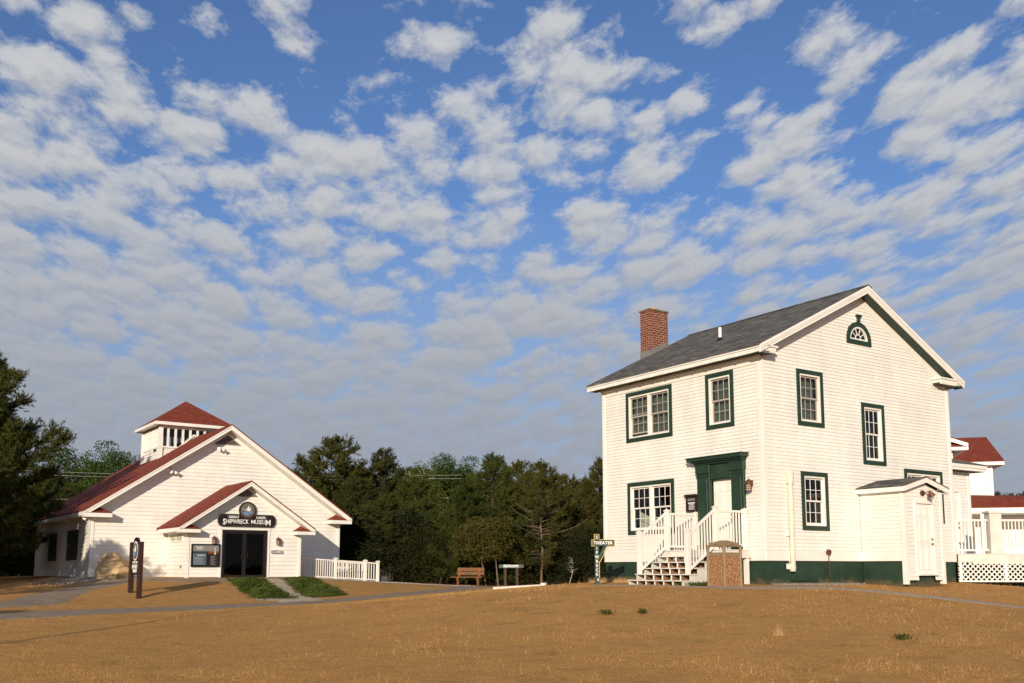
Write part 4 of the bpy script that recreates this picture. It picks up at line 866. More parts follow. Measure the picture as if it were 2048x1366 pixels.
def notice_board():
    t = sign_at('notice_board', 'dark framed information case with poster panels left of the museum doors', 'notice board', MO, MY, (4.37, -3.29, .50)); m = MB(); ring(m, SF, -.67, .67, 0, 1.06, .055, 0, .07); m.build('frame', mat('black_green_frame', (.012, .018, .014), .4), t)
    pc = lambda nme, col: mat(nme, col, .5, .3, .08)
    def rect(nme, c, u0, u1, z0, z1, o): m = MB(); m.fbox(SF, u0, u1, .0, o, z0, z1); return m.build(nme, c, t)
    rect('poster', pc('poster_dark', (.015, .015, .018)), -.62, .62, .05, 1.01, .03); rect('poster_sky', pc('poster_sky_grey', (.22, .215, .21)), -.615, .615, .72, 1.005, .034)
    rect('poster_water', pc('poster_blue', (.03, .05, .075)), -.615, .1, .62, .719, .034); rect('poster_shore', pc('poster_rust', (.20, .06, .03)), .12, .60, .60, .72, .036)
    m = MB(); m.fprism(SF, [(.40, .56), (.48, .56), (.455, .86), (.43, .86)], .03, .038); m.fbox(SF, .415, .47, .03, .038, .861, .90); m.build('poster_tower', pc('poster_white', (.60, .55, .42)), t)
    rect('leaflet', pc('leaflet_edge', (.30, .36, .42)), -.56, .02, .10, .60, .036); rect('leaflet_face', pc('leaflet_blue', (.07, .10, .14)), -.545, .005, .115, .585, .0385)
    m = MB()
    for k in range(9): m.fbox(SF, -.52, -.05 - .1 * (k % 3 == 1) - .05 * (k % 2), .0386, .0395, .14 + .038 * k, .153 + .038 * k)
    m.fbox(SF, -.40, -.02, .0386, .0395, .50, .56); m.build('print', pc('print_grey', (.33, .36, .38)), t)
    m = MB()
    for k in range(11): m.fbox(SF, .24, .53 - .07 * (k % 3), .031, .0335, .09 + .04 * k, .102 + .04 * k)
    m.build('print', pc('print_pale', (.34, .30, .27)), t)
    text('lettering', 'SHIPWRECK', .085, SF, -.28, .037, .90, white_letter, t, .001, .8); text('lettering', 'MUSEUM', .075, SF, -.28, .037, .82, white_letter, t, .001, .8)
notice_board()
def board_by_door():
    t = sign_at('door_notice', 'small brown roofed notice case on the white wall beside the green doorway', 'notice board', HO, HY, (-.04, 2.80, 2.17)); P = face((0, 0, 0), (0, -1, 0), (-1, 0, 0))
    m = MB(); ring(m, P, -.22, .22, 0, .46, .045, 0, .08); m.fprism(P, [(-.27, .461), (.27, .461), (.22, .52), (-.22, .52)], -.0, .13); m.build('frame', brown_post, t)
    m = MB(); m.fbox(P, -.18, .18, 0, .04, .04, .42); m.build('panel', black_board, t); m = MB(); m.fbox(P, -.17, .17, .0, .043, .32, .41); m.build('photo_strip', mat('photo_grey', (.2, .2, .2), .5), t)
    m = MB()
    for k in range(4): m.fbox(P, -.13, .13 - .04 * (k % 2), .0405, .043, .06 + .035 * k, .075 + .035 * k)
    m.fbox(P, -.15, .14, .0405, .044, .24, .275); m.fbox(P, -.12, .11, .0405, .044, .205, .22); m.build('print', white_letter, t)
board_by_door()

# museum side ramp railing
def ramp_rail():
    t = thing('ramp_railing', 'long white picket railing beside the museum wall right of the entrance', 'railing', l2w(MO, MY, (9.1, -2.0, 0)), MY)
    pts = [(.06, 0.02, -.02), (2.46, 0, -.14), (4.16, 0, -.235), (4.90, 0, -.29)]
    for x, y, z in pts[1:]: m = MB(); post(m, x, y, z - .25, z + 1.14, .13, .10); m.build('rail_post', vinyl, t)
    for (a, b, n) in ((pts[0], pts[1], 19), (pts[1], pts[2], 13), (pts[2], pts[3], 5)): railing(t, a, b, .98, .10, n, bw=.04)
    # return of the rail along the far side of the ramp
    m = MB(); m.box(4.84, 4.96, 1.35, 1.47, -.6, .82); m.build('rail_post', vinyl, t)
    railing(t, (.1, 1.42, -.02), (4.84, 1.42, -.29), .98, .10, 20, bw=.04)
ramp_rail()
# ------------------------------------------------------------------ free-standing things
def standing_sign():
    a = W(261, 1184, 37.9); b = W(277, 1198, 37.03); a.z = gz(a.x, a.y); b.z = gz(b.x, b.y); c = (a + b) / 2; yaw = math.atan2(b.y - a.y, b.x - a.x)
    t = thing('museum_post_sign', 'tall dark brown two post sign with arched top and oval emblem on the lawn', 'sign', (c.x, c.y, c.z), yaw); P = face((0, 0, 0), (1, 0, 0), (0, -1, 0)); L = .56; top = 2.02
    for u in (-L, L):
        m = MB(); m.fbox(P, u - .085, u + .085, -.085, .085, -.35, top); m.build('post', brown_post, t, bevel=.012)
    m = MB(); n = 12; p = [(-L + .086, .78), (L - .086, .78), (L - .086, 1.9)] + [(.36 * math.cos(x), 1.9 + .30 * math.sin(x)) for x in np.linspace(0, math.pi, n)] + [(-L + .086, 1.9)]
    m.fprism(P, p, -.035, .035); m.build('board', black_board, t)
    m = MB(); n = 26; m.fprism(P, [(.33 * math.cos(2 * math.pi * k / n), 1.68 + .37 * math.sin(2 * math.pi * k / n)) for k in range(n)], .0355, .045); m.build('emblem_rim', white_letter, t)
    emblem(t, P, .31, 1.68, .0455)
    text('lettering', 'GREAT LAKES', .10, P, 0, .038, 1.25, white_letter, t, .003); m = MB(); m.fbox(P, -.34, .34, .0355, .04, 1.17, 1.185); m.build('line', white_letter, t)
    text('lettering', 'SHIPWRECK', .18, P, 0, .038, 1.07, white_letter, t, .006, .75); text('lettering', 'MUSEUM', .17, P, 0, .038, .92, white_letter, t, .006, .75)
standing_sign()

def boulder(name, label, c, sx, sy, sz, m, seed, yaw=.0, cuts=None):
    from mathutils import noise
    bm = bmesh.new(); bmesh.ops.create_icosphere(bm, subdivisions=6, radius=1); r = np.random.default_rng(seed)
    pl = [(Vector(n).normalized(), d) for n, d in (cuts or [(r.normal(size=3), r.uniform(.5, .8)) for _ in range(12)])]
    for v in bm.verts:
        p = v.co.copy() * 1.25
        for nn, d in pl:
            k = p.dot(nn) - d - .05 * noise.noise(p * 2.3 + nn * 7)
            if k > 0: p -= nn * k * .97
        d = noise.noise(p * 1.7 + Vector((seed, 0, 0))) * .07 + noise.noise(p * 5) * .035 + noise.noise(p * 13) * .014
        q = p.dot(Vector((.62, -.1, -.78))) * 7 + 2 * noise.noise(p * 1.5); d += .028 * math.sin(q * 2) + .014 * math.sin(q * 5)
        p *= 1 + d; v.co = Vector((p.x * sx, p.y * sy, p.z * sz))
    me = bpy.data.meshes.new(name); bm.to_mesh(me); bm.free(); me.materials.append(m)
    for pg in me.polygons: pg.use_smooth = True
    o = bpy.data.objects.new(name, me); C.objects.link(o); o.location = c; o.rotation_euler = (0, 0, yaw); tag(o, label, 'boulder'); return o
def rock_mat():
    m = mat('banded_rock', (.36, .24, .12), .9, .2, .2, 2, .02, 14); t = NT(m.node_tree); b = [n for n in t.n if n.type == 'BSDF_PRINCIPLED'][0]
    co = t.add('ShaderNodeTexCoord').outputs['Object']; mp = t.add('ShaderNodeMapping', i={0: co, 2: (0, R(40), 0), 3: (.6, .6, 4.5)}).outputs[0]
    n = t.noise(mp, 1.6, 6, .65, 1.0); c = t.ramp(n, [(.28, (.18, .13, .06)), (.42, (.42, .28, .13)), (.52, (.62, .46, .27)), (.60, (.44, .24, .10)), (.75, (.30, .24, .12))])
    t.l.new(c, b.inputs['Base Color']); return m
w0 = W(226, 1150, 45.3); boulder('boulder', 'large tan banded boulder against the museum front wall', (w0.x, w0.y, gz(w0.x, w0.y) + .48), .80, .62, .78, rock_mat(), 5, .35, [((-.1, 0, 1), .86), ((.72, -.15, .62), .66), ((-.92, -.1, .30), .80), ((0, -1, .28), .66), ((.5, -.85, .1), .78), ((-.6, -.7, .35), .80), ((.95, 0, -.1), .92), ((-.75, .1, .75), .88), ((0, 1, .2), .8)])
w0 = W(762, 1160, 54.5); boulder('boulder', 'grey boulder at the far end of the white ramp railing', (w0.x, w0.y, gz(w0.x, w0.y) + .12), .5, .4, .28, mat('grey_rock', (.20, .18, .16), .9, .2, .25, 3, .02, 12), 9)

def litter_bin():
    c = W(1450, 1171, 25.95); c.z = gz(c.x, c.y); t = thing('litter_bin', 'square pebble panel litter bin with tan frame and arched lid by the porch steps', 'litter bin', c, math.atan2(c.y, c.x) - math.pi / 2 + R(45)); h = .315; H = .86
    for k in range(4):
        yw = Matrix.Rotation(k * math.pi / 2, 3, 'Z'); P = lambda u, o, z: tuple(yw @ Vector((u, -o, z)))
        m = MB(); m.fbox(P, -h + .05, h - .05, h - .05, h - .012, .04, .80); m.build('pebble_panel', aggregate, t)
        m = MB(); m.fbox(P, -h + .03, h - .03, h - .05, h - .002, .801, .90); m.fbox(P, -h + .05, h - .05, h - .03, h - .004, .0, .04); m.build('band', bin_tan, t)
        n = 10; m = MB()                              # arched opening under the lid
        arc = [(-h + .07 + (2 * h - .14) * j / n, 1.06 + .075 * math.sin(math.pi * j / n)) for j in range(n + 1)]
        for j in range(n): m.fprism(P, [(arc[j][0], arc[j][1] - .02), (arc[j + 1][0], arc[j + 1][1] - .02), (arc[j + 1][0], 1.16), (arc[j][0], 1.16)], h - .02, h - .001)
        m.build('arch', bin_tan, t)
        m = MB(); x = P(h - .02, h - .02, 0); m.box(x[0] - .035, x[0] + .035, x[1] - .035, x[1] + .035, -.1, 1.10); m.build('corner_post', bin_tan, t, bevel=.014)
    m = MB(); h2 = h + .012; m.box(-h2, h2, -h2, h2, 1.08, 1.0801); N = 8; V = []; 
    for j in range(N + 1):
        for i in range(N + 1):
            u, v = -1 + 2 * i / N, -1 + 2 * j / N; V.append((u * h2, v * h2, 1.085 + .14 * (1 - max(abs(u), abs(v)) ** 2.2)))
    m = MB(); m.add(V, [(j * (N + 1) + i, j * (N + 1) + i + 1, (j + 1) * (N + 1) + i + 1, (j + 1) * (N + 1) + i) for j in range(N) for i in range(N)]); m.box(-h2, h2, -h2, h2, 1.05, 1.082); m.build('lid', bin_tan, t)
    m = MB(); m.box(-h + .06, h - .06, -h + .06, h - .06, .05, .84); m.build('liner', unlit_inside, t)
litter_bin()

def theater_sign():
    c = W(1194, 1167, 29.7); c.z = gz(c.x, c.y); t = thing('theater_sign', 'green cross shaped post sign with white letters and yellow edging near the house corner', 'sign', c, .05); P = face((0, 0, 0), (1, 0, 0), (0, -1, 0))
    w, top = .062, 1.50; a0, a1, z0, z1 = -.14, .53, 1.165, 1.34
    m = MB(); m.fbox(P, -w, w, -.05, .05, -.3, top); m.build('post', sign_green, t)
    m = MB(); m.fbox(P, a0, a1, -.06, .056, z0, z1); m.build('arm', sign_green, t)
    m = MB(); m.fprism(P, [(w + .001, .70), (w + .001, .86), (.22, z0 - .001), (.32, z0 - .001)], -.035, .035); m.build('brace', sign_green, t)
    m = MB(); e = .016; f0, f1 = -.062, .060
    m.fbox(P, -w - e, -w - .0005, -.052, .052, z1 + .001, top); m.fbox(P, w + .0005, w + e, -.052, .052, z1 + e, top); m.fbox(P, -w - e, w + e, -.052, .052, top + .0005, top + e)
    m.fbox(P, w + e, a1 + e, f0, f1, z1 + .0005, z1 + e); m.fbox(P, a0 - e, -w - e, f0, f1, z1 + .0005, z1 + e); m.fbox(P, a1 + .0005, a1 + e, f0, f1, z0, z1); m.fbox(P, a0 - e, a0 - .0005, f0, f1, z0 - e, z1); m.fbox(P, a0, -w - .001, f0, f1, z0 - e, z0 - .0005); m.fbox(P, .34, a1 + e, f0, f1, z0 - e, z0 - .0005)
    m.bar(P(w + .02, 0, .66), P(.36, 0, z0 - .02), .075, .02, up=(1, 0, -.6)); m.fbox(P, w + .0005, w + e + .004, -.052, .052, .20, .70); m.build('edging', yellow, t)
    zs = [1.42, None, 1.085, .955, .825, .695, .565, .435, .305]
    for ch, z in zip('SHIPWRECK', zs):
        if z: text('lettering', ch, .122, P, 0, .053, z, white_letter, t, .003, .9)
    text('lettering', 'THEATER', .128, P, .19, .060, 1.25, white_letter, t, .004, .98, 1.13)
    m = MB(); m.fprism(P, [(.0, .12), (.03, .20), (.06, .12)], .05, .055); m.build('arrow', white_letter, t)
theater_sign()

def restroom_sign():
    c = W(1022, 1172, 50.5); c.z = gz(c.x, c.y); t = thing('restrooms_sign', 'low two post green sign reading restrooms in front of the trees', 'sign', c, .0); P = face((0, 0, 0), (1, 0, 0), (0, -1, 0)); zt = (1138 - 1128) / 1950 * 50.5 - c.z
    for u in (-.30, .31): m = MB(); m.fbox(P, u - .07, u + .07, -.07, .05, -.3, zt - .06); m.build('post', brown_post, t)
    m = MB(); m.fprism(P, [(-.62, zt - .20), (.62, zt - .20), (.66, zt - .13), (.62, zt - .02), (-.58, zt - .02), (-.62, zt - .06)], .051, .10); m.build('board', mat('restroom_green', (.05, .085, .07), .6), t)
    text('lettering', 'RESTROOMS', .165, P, .0, .104, zt - .11, white_letter, t, .005, .83)
restroom_sign()

def bench():
    c = W(937, 1174, 51.5); c.z = gz(c.x, c.y); t = thing('park_bench', 'brown slatted wooden bench with plaque beside the path under the pines', 'bench', c, -.12); P = face((0, 0, 0), (1, 0, 0), (0, -1, 0)); s = 1.0
    m = MB()
    for k in range(3): m.fbox(P, -.86, .78, .02 + .16 * k, .16 + .16 * k, .46, .51)
    m.build('seat', bench_wood, t, bevel=.006)
    for k, z in enumerate((.60, .80)):
        m = MB(); m.fprism(P, [(-.64 + .02 * k, z), (.80, z), (.82, z + .17), (-.61 + .02 * k, z + .17)], -.10 - .05 * k, -.05 - .05 * k); m.build('back_slat', bench_wood, t)
    m = MB(); m.fbox(P, -.08, .12, -.049, -.043, .63, .74); m.build('plaque', black, t)
    for u in (-.50, .55):
        m = MB()
        m.prism([P(u - .06, .50, .455), P(u - .06, -.0, .455), P(u - .06, .10, .0), P(u - .06, .30, .0)], Vector(P(.12, 0, 0)) - Vector(P(0, 0, 0))); m.prism([P(u - .05, -.02, .30), P(u - .05, -.11, .98), P(u - .05, -.16, .98), P(u - .05, -.09, .28)], (.10, 0, 0)); m.build('leg', bench_wood, t)
bench()
def far_bench():
    c = l2w(MO, MY, (12.4, -.2, 0)); c.z = gz(c.x, c.y); t = thing('park_bench', 'pale bench half hidden behind the pickets of the ramp railing', 'bench', c, MY - .25); P = face((0, 0, 0), (1, 0, 0), (0, -1, 0))
    for k in range(3): m = MB(); m.fbox(P, -.8, .8, .05 + .15 * k, .18 + .15 * k, .43, .47); m.build('seat', deck_paint, t)
    for z in (.55, .75): m = MB(); m.fbox(P, -.8, .8, -.06, -.02, z, z + .13); m.build('back_slat', deck_paint, t)
    for u in (-.6, .6): m = MB(); m.fbox(P, u - .04, u + .04, .0, .5, -.1, .43); m.fbox(P, u - .04, u + .04, -.02, .04, .43, .9); m.build('leg', deck_paint, t)
far_bench()
a = W(986, 1178, 45.2); b = W(1092, 1176, 45.6); a.z = gz(a.x, a.y); b.z = gz(b.x, b.y); m = MB(); m.bar((a.x, a.y, a.z + .02), (b.x, b.y, b.z + .06), .12, .26); o = m.build('timber_edging', mat('white_timber', (.78, .74, .66), .6), None, bevel=.01); tag(o, 'long white painted timber edging lying on the crest of the lawn', 'edging')
c = W(1087, 1175, 44.8); c.z = gz(c.x, c.y); t = thing('bucket', 'small white bucket standing at the end of the white timber edging', 'bucket', c)
m = MB(); m.tube([(0, 0, -.02), (0, 0, .26)], [.11, .145], 16); m.build('body', vinyl, t); m = MB(); m.tube([(.15 * math.cos(x), 0, .25 + .05 * math.sin(x)) for x in np.linspace(0, math.pi, 9)], .008, 5); m.build('handle', metal_grey, t)

# thin cables crossing in front of the far trees
cz = [W(60, 922, 68), W(900, 949, 68)]
for i, (dz, lb) in enumerate(((0, 'upper thin pale overhead cable in front of the far trees'), (-.24, 'second pale overhead cable just under the top one'), (-2.0, 'lowest pale overhead cable, well below the other two'))):
    A = Vector((-42, 68, 7.2 + dz)); B = Vector((-3.4, 66, 6.35 + dz)); m = MB(); m.tube([A.lerp(B, k / 24) - Vector((0, 0, .35 * math.sin(math.pi * k / 24))) for k in range(25)] if i < 2 else [A.lerp(B, k / 24) - Vector((0, 0, .2 * math.sin(math.pi * k / 24))) for k in range(9)], .009, 5)
    tag(m.build('power_cable', mat('pale_cable', (.38, .38, .36), .6), None), lb, 'cable', 'overhead cables')

# ------------------------------------------------------------------ plants
def tri_cloud(centers, dirs, ln, wd, r):
    """one thin leaf-sized triangle per row, pointing along dirs"""
    n = len(centers); side = np.cross(dirs, r.normal(size=(n, 3))); side /= np.linalg.norm(side, axis=1, keepdims=True) + 1e-9
    V = np.empty((n, 3, 3)); V[:, 0] = centers - side * wd[:, None] / 2; V[:, 1] = centers + side * wd[:, None] / 2; V[:, 2] = centers + dirs * ln[:, None]
    return V.reshape(-1, 3), np.arange(n * 3).reshape(n, 3)
def unit(a): return a / (np.linalg.norm(a, axis=-1, keepdims=True) + 1e-9)
def pine(seed, H, Rr, base=.12, dense=1.0, m=None, dead=0.0, lean=0.0, tops=1, tm=None):
    """jack pine: tapered trunk, whorled limbs with upturned brushy ends"""
    r = np.random.default_rng(seed); root = bpy.data.objects.new('pine_tree', None); C.objects.link(root)
    tk = MB(); pts = [Vector((lean * k / 8 * H * .1 + r.normal() * .05, r.normal() * .05, H * .97 * k / 8)) for k in range(9)]; pts[0] = Vector((0, 0, -.3))
    tk.tube(pts, [max(.012 * H * (1 - k / 8.6), .02) for k in range(9)], 8)
    tr = lambda t: pts[min(int(t * 8), 7)].lerp(pts[min(int(t * 8) + 1, 8)], t * 8 - min(int(t * 8), 7))
    cs = []; ds = []; nb = int(104 * dense); lob = r.uniform(0, 6.28, 4)
    for b in range(nb):
        t = base + (1 - base) * (b + r.uniform(0, 1)) / nb; az = b * 2.4 + r.normal() * .4
        prof = (min(1, (t - base) / .22) * .35 + .65) * (1 - ((t - base) / (1 - base)) ** 2.1) + .10
        L = Rr * prof * r.uniform(.55, 1.25) * (1 + .22 * math.sin(az * 2 + lob[0] + t * 5) + .15 * math.sin(az * 3 + lob[1]))
        o = np.array(tr(min(t, .99))); rise = -.25 + 1.1 * t + r.normal() * .12
        K = 6; path = [o]; d = np.array([math.cos(az), math.sin(az), rise * .55]); d = d / np.linalg.norm(d)
        for k in range(K): path.append(path[-1] + d * L / K); d = unit(d + np.array([0, 0, .07 + .10 * k / K]) + r.normal(size=3) * .07)
        path = np.array(path); isdead = r.uniform() < dead * (1.6 - 1.6 * t)
        tk.tube([Vector(p) for p in path[::2]], [.028 * (1 - .85 * j / 3) * (L / Rr + .3) for j in range(4)], 4, False)
        if isdead:
            for q in range(6):
                p = path[1 + q % 5]; e = p + unit(np.array([math.cos(az), math.sin(az), .1]) + r.normal(size=3) * .6) * r.uniform(.2, .6); tk.tube([Vector(p), Vector(e)], [.012, .004], 3, False)
            continue
        ns = max(7, int(L * 14 * dense))
        for q in range(ns):
            s = .22 + .78 * math.sqrt(r.uniform()); f = s * K; i = min(int(f), K - 1); p = path[i] + (path[i + 1] - path[i]) * (f - i)
            sd = unit(np.array([math.cos(az), math.sin(az), .25]) + r.normal(size=3) * .65); ln = r.uniform(.12, .5) * (1.15 - s * .5) * min(1.3, L / 1.6 + .3)
            tip = p + sd * ln; up = unit(sd * .7 + np.array([0, 0, .8]) + r.normal(size=3) * .25)
            nn = 30
            w = r.uniform(0, 1, nn)[:, None]; c = (p + sd * ln * .4) * (1 - w) + (tip + up * (.14 + .22 * s)) * w; cs.append(c + r.normal(size=(nn, 3)) * .02); ds.append(unit(r.normal(size=(nn, 3)) * .75 + up * .75))
    for q in range(int(tops * 22)):                   # leader candles
        p = np.array(pts[-1]) + np.array([r.normal() * .30, r.normal() * .30, -r.uniform(0, 1.0)]); up = unit(np.array([r.normal() * .3, r.normal() * .3, 1])); nn = 24
        w = r.uniform(0, .45, nn)[:, None]; cs.append(p + up * w); ds.append(unit(r.normal(size=(nn, 3)) * .6 + up))
    cs = np.concatenate(cs); ds = np.concatenate(ds); n = len(cs)
    V, Fc = tri_cloud(cs, ds, r.uniform(.11, .21, n), r.uniform(.026, .048, n), r)
    tk.build('trunk', tm or bark, root, smooth=True, fix=False); npmesh('crown', V, Fc, 3, m or pine_green, root); return root
def broadleaf(seed, H, Rr, m, n=26000, trunks=1, tm=None, base=.25, leaf=.11, kind='broadleaf_tree'):
    r = np.random.default_rng(seed); root = bpy.data.objects.new(kind, None); C.objects.link(root); tk = MB(); blobs = []
    for t in range(trunks):
        b = Vector((r.normal() * .3 * (trunks > 1), r.normal() * .3 * (trunks > 1), -.2)); e = Vector((r.normal() * .12 * H, r.normal() * .12 * H, H * .85)); mid = b.lerp(e, .5) + Vector((r.normal() * .2, r.normal() * .2, 0)); tk.tube([b, b.lerp(mid, .6), mid, e], [.014 * H, .011 * H, .008 * H, .01], 7)
        for k in range(24):
            f = r.uniform(base, .98); p = b.lerp(mid, f * 2) if f < .5 else mid.lerp(e, f * 2 - 1); az = r.uniform(0, 6.28); L = Rr * r.uniform(.4, 1.05) * (1.1 - .75 * max(0, f - .35)); q = p + Vector((math.cos(az) * L, math.sin(az) * L, L * r.uniform(.1, .7))); tk.tube([p, p.lerp(q, .5) + Vector((0, 0, .1 * L)), q], [.025, .018, .006], 4, False)
            for s in (.5, .8, 1.05): blobs.append((np.array(p.lerp(q, s)) + r.normal(size=3) * .15 * L, r.uniform(.40, .68) * Rr * .55))
    cs = []; ds = []; per = max(1, n // len(blobs))
    for c, rad in blobs:
        d = unit(r.normal(size=(per, 3))); cs.append(c + d * (rad * r.uniform(.25, 1.0, per) ** .6)[:, None] * np.array([1, 1, .75])); ds.append(unit(d + r.normal(size=(per, 3)) * .8))
    cs = np.concatenate(cs); ds = np.concatenate(ds); k = len(cs); keep = cs[:, 2] > .02 * H; cs, ds = cs[keep], ds[keep]; k = len(cs)
    V, Fc = tri_cloud(cs, ds, r.uniform(.7, 1.3, k) * leaf, r.uniform(.6, 1.0, k) * leaf, r)
    tk.build('trunk', tm or bark, root, smooth=True, fix=False); npmesh('crown', V, Fc, 3, m, root); return root
used = {}
def plant(proto, x, y, s, rot, label, cat, group=None, sz=1.0, z=None):
    if proto.name in used:
        r = proto.copy(); C.objects.link(r)
        for ch in list(proto.children): c = ch.copy(); C.objects.link(c); c.parent = r
    else: r = proto; used[proto.name] = 1
    for k in list(r.keys()):
        if k in ('label', 'group', 'category'): del r[k]
    r.location = (x, y, gz(x, y) if z is None else z); r.scale = (s, s, s * sz); r.rotation_euler = (0, 0, rot); tag(r, label, cat, group); return r
def topplant(proto, H, px, ptop, D, rot, label, cat='tree', group=None, wide=1.0):
    """stand a tree D metres ahead so that its tip reaches the height it has in the photo"""
    H = np.quantile([v.co.z for v in [c for c in proto.children if c.name.startswith('crown')][0].data.vertices][::7], .9995); w = W(px, ptop, D); g = gz(w.x, w.y); s = (w.z - g) / H; r = plant(proto, w.x, w.y, s, rot, label, cat, group); r.scale = (s * wide, s * wide, s); return r
PA = pine(11, 9.0, 2.7, .10, 1.15, pine_green, .06); PB = pine(12, 9.0, 2.3, .12, 1.05, pine_green, .12); PC = pine(13, 9.0, 3.0, .06, 1.2, pine_bright); PD = pine(14, 9.0, 2.6, .30, .85, pine_green, .55); PE = pine(15, 11.0, 3.3, .12, 1.5, pine_green, .03)
BR = broadleaf(21, 8.5, 2.6, leaf_green, 42000, 2); BI = broadleaf(22, 8.0, 2.0, leaf_green, 14000, 3, birch_bark, .4); SB = broadleaf(23, 2.6, 1.6, brush_green, 13000, 4, bark, .05, .09, 'shrub'); SC = broadleaf(24, 3.4, 1.5, brush_green, 12000, 5, bark, .1, .08, 'shrub')
# pines of the wood edge between the two buildings, left to right
topplant(PA, 9.0, 664, 872, 61, .3, 'tall full crowned pine just right of the museum roof, tallest of the row', 'tree', wide=1.12)
topplant(PB, 9.0, 768, 897, 62, 1.4, 'narrow pointed pine second from the museum end of the row', 'tree')
topplant(PB, 9.0, 716, 955, 58, 3.0, 'shorter brown-shaded pine in front between the two tallest left pines', 'tree', wide=1.15)
topplant(BI, 8.0, 865, 921, 72, .8, 'pale trunked leafy tree rising behind the pines where cables cross', 'tree')
topplant(BR, 8.5, 905, 916, 76, 2.0, 'bright leafy round topped tree behind the bench pines', 'tree')
topplant(PC, 9.0, 985, 910, 58, 1.1, 'tall bright green pine rising between bench and restrooms sign', 'tree', wide=1.1)
topplant(PC, 9.0, 935, 958, 55.5, 4.0, 'bushy low limbed pine directly behind the bench', 'tree', wide=1.05)
topplant(PB, 9.0, 1040, 921, 63, 2.2, 'dark pine behind the restrooms sign', 'tree')
PF = pine(16, 9.0, 2.6, .14, .95, pine_green, .46, tm=mat('grey_brown_bark', (.20, .145, .105), .95, .1, .25, 6)); topplant(PF, 9.0, 1082, 922, 55.0, .5, 'pine with bare grey trunk and dead lower limbs behind the white bucket', 'tree', wide=1.0)
LT = broadleaf(26, 4.6, 2.1, pine_green, 15000, 2, MATS['grey_brown_bark'], .45, .13, 'pine_tree'); topplant(LT, 4.6, 984, 1030, 52.8, 1.0, 'small round crowned tree with bare slender trunks beside the bench', 'tree')
WB = broadleaf(27, 2.6, .6, brush_green, 900, 1, birch_bark, .5, .08, 'birch_sapling'); topplant(WB, 2.6, 1136, 1110, 52.5, .2, 'thin white stemmed sapling between the bucket and theater sign', 'sapling')
topplant(PA, 9.0, 1203, 917, 60, 5.0, 'pine half hidden by the left corner of the tall house', 'tree', wide=.9)
topplant(PD, 9.0, 1140, 975, 62, 2.9, 'lower dark pine left of the theater sign', 'tree', wide=1.2)
topplant(PC, 9.0, 838, 950, 60, 3.3, 'mid height green pine below the overhead cables', 'tree', wide=1.15)
topplant(PD, 9.0, 780, 985, 56.5, 1.9, 'thin limbed brownish pine behind the end of the ramp railing', 'tree', wide=1.2)
topplant(PC, 9.0, 1018, 1000, 55.8, 3.5, 'small bright pine growing just right of the bench', 'tree', wide=1.35)
# massed wood behind
for px, top, D, p, H in ((620, 935, 72, PB, 9), (700, 930, 74, PA, 9), (790, 955, 75, PC, 9), (830, 935, 80, PA, 9), (950, 945, 74, PA, 9), (1000, 955, 76, PD, 9), (1065, 950, 74, PB, 9), (1120, 948, 73, PA, 9), (1160, 960, 76, PB, 9), (1250, 940, 78, PA, 9), (1310, 960, 80, PB, 9), (560, 960, 78, PA, 9), (880, 965, 84, PB, 9), (740, 965, 86, PA, 9), (1100, 975, 88, PC, 9), (1020, 970, 90, PA, 9), (1190, 985, 88, PA, 9), (650, 965, 90, PC, 9), (925, 975, 92, PC, 9)):
    topplant(p, H, px, top, D, (px * 1.7) % 6.28, 'dark pine packed into the wood behind the front row', 'tree', 'pines massed behind the front row', 1.25)
for px, D, s, p in ((600, 60, 1.1, SB), (640, 57, 1.0, SC), (690, 58, 1.2, SB), (735, 60, 1.1, SC), (775, 57, 1.2, SB), (820, 57, 1.25, SC), (860, 57, 1.15, SB), (900, 56, 1.0, SC), (950, 57, 1.0, SB), (1000, 57, 1.0, SC), (1050, 56, 1.0, SB), (1110, 57, 1.0, SC), (1150, 55, .95, SB), (1190, 55, 1.0, SC), (1225, 56, 1.1, SB), (800, 64, 1.4, SB), (880, 65, 1.4, SC), (970, 65, 1.4, SB), (1070, 64, 1.4, SC), (1130, 64, 1.4, SB), (700, 66, 1.4, SC), (1205, 64, 1.4, SB), (840, 70, 1.6, SC), (930, 71, 1.6, SB), (1030, 70, 1.6, SC), (1100, 71, 1.6, SB), (760, 71, 1.6, SB), (1170, 70, 1.6, SC)):
    w = W(px, 1150, D); plant(p, w.x, w.y, s, (px * 2.3) % 6.28, 'dark leafy undergrowth bush at the foot of the pines', 'bush', 'undergrowth bushes under the pines')
# left side of the museum
topplant(PE, 11.0, -32, 690, 46, 1.0, 'big dark pine at the left edge of the picture in front of the museum corner', 'tree', wide=1.0)
topplant(PA, 9.0, 0, 870, 53, 3.7, 'lower pine reaching over the museum eave beside the big left pine', 'tree', wide=.95)
topplant(PB, 9.0, -60, 760, 52, 3.7, 'second dark pine behind the big left pine', 'tree', wide=1.2)
topplant(BR, 8.5, 232, 890, 82, .6, 'round leafy tree peeking over the museum roof left of the cupola', 'tree', wide=1.05)
topplant(BR, 8.5, 160, 915, 84, 3.9, 'leafy tree showing left of the round one behind the museum', 'tree', wide=1.1)
topplant(PA, 9.0, 100, 935, 78, 2.5, 'pine in the gap behind the left end of the museum', 'tree', wide=1.2)
for px, top, D, p, H in ((190, 950, 88, PA, 9), (60, 960, 75, PB, 9), (-10, 940, 78, PA, 9), (280, 930, 92, PC, 9), (130, 975, 72, PD, 9), (-80, 930, 70, PA, 9)):
    topplant(p, H, px, top, D, (px * 1.3 + 9) % 6.28, 'dark pine packed in the wood left of the museum', 'tree', 'pines massed left of the museum', 1.3)
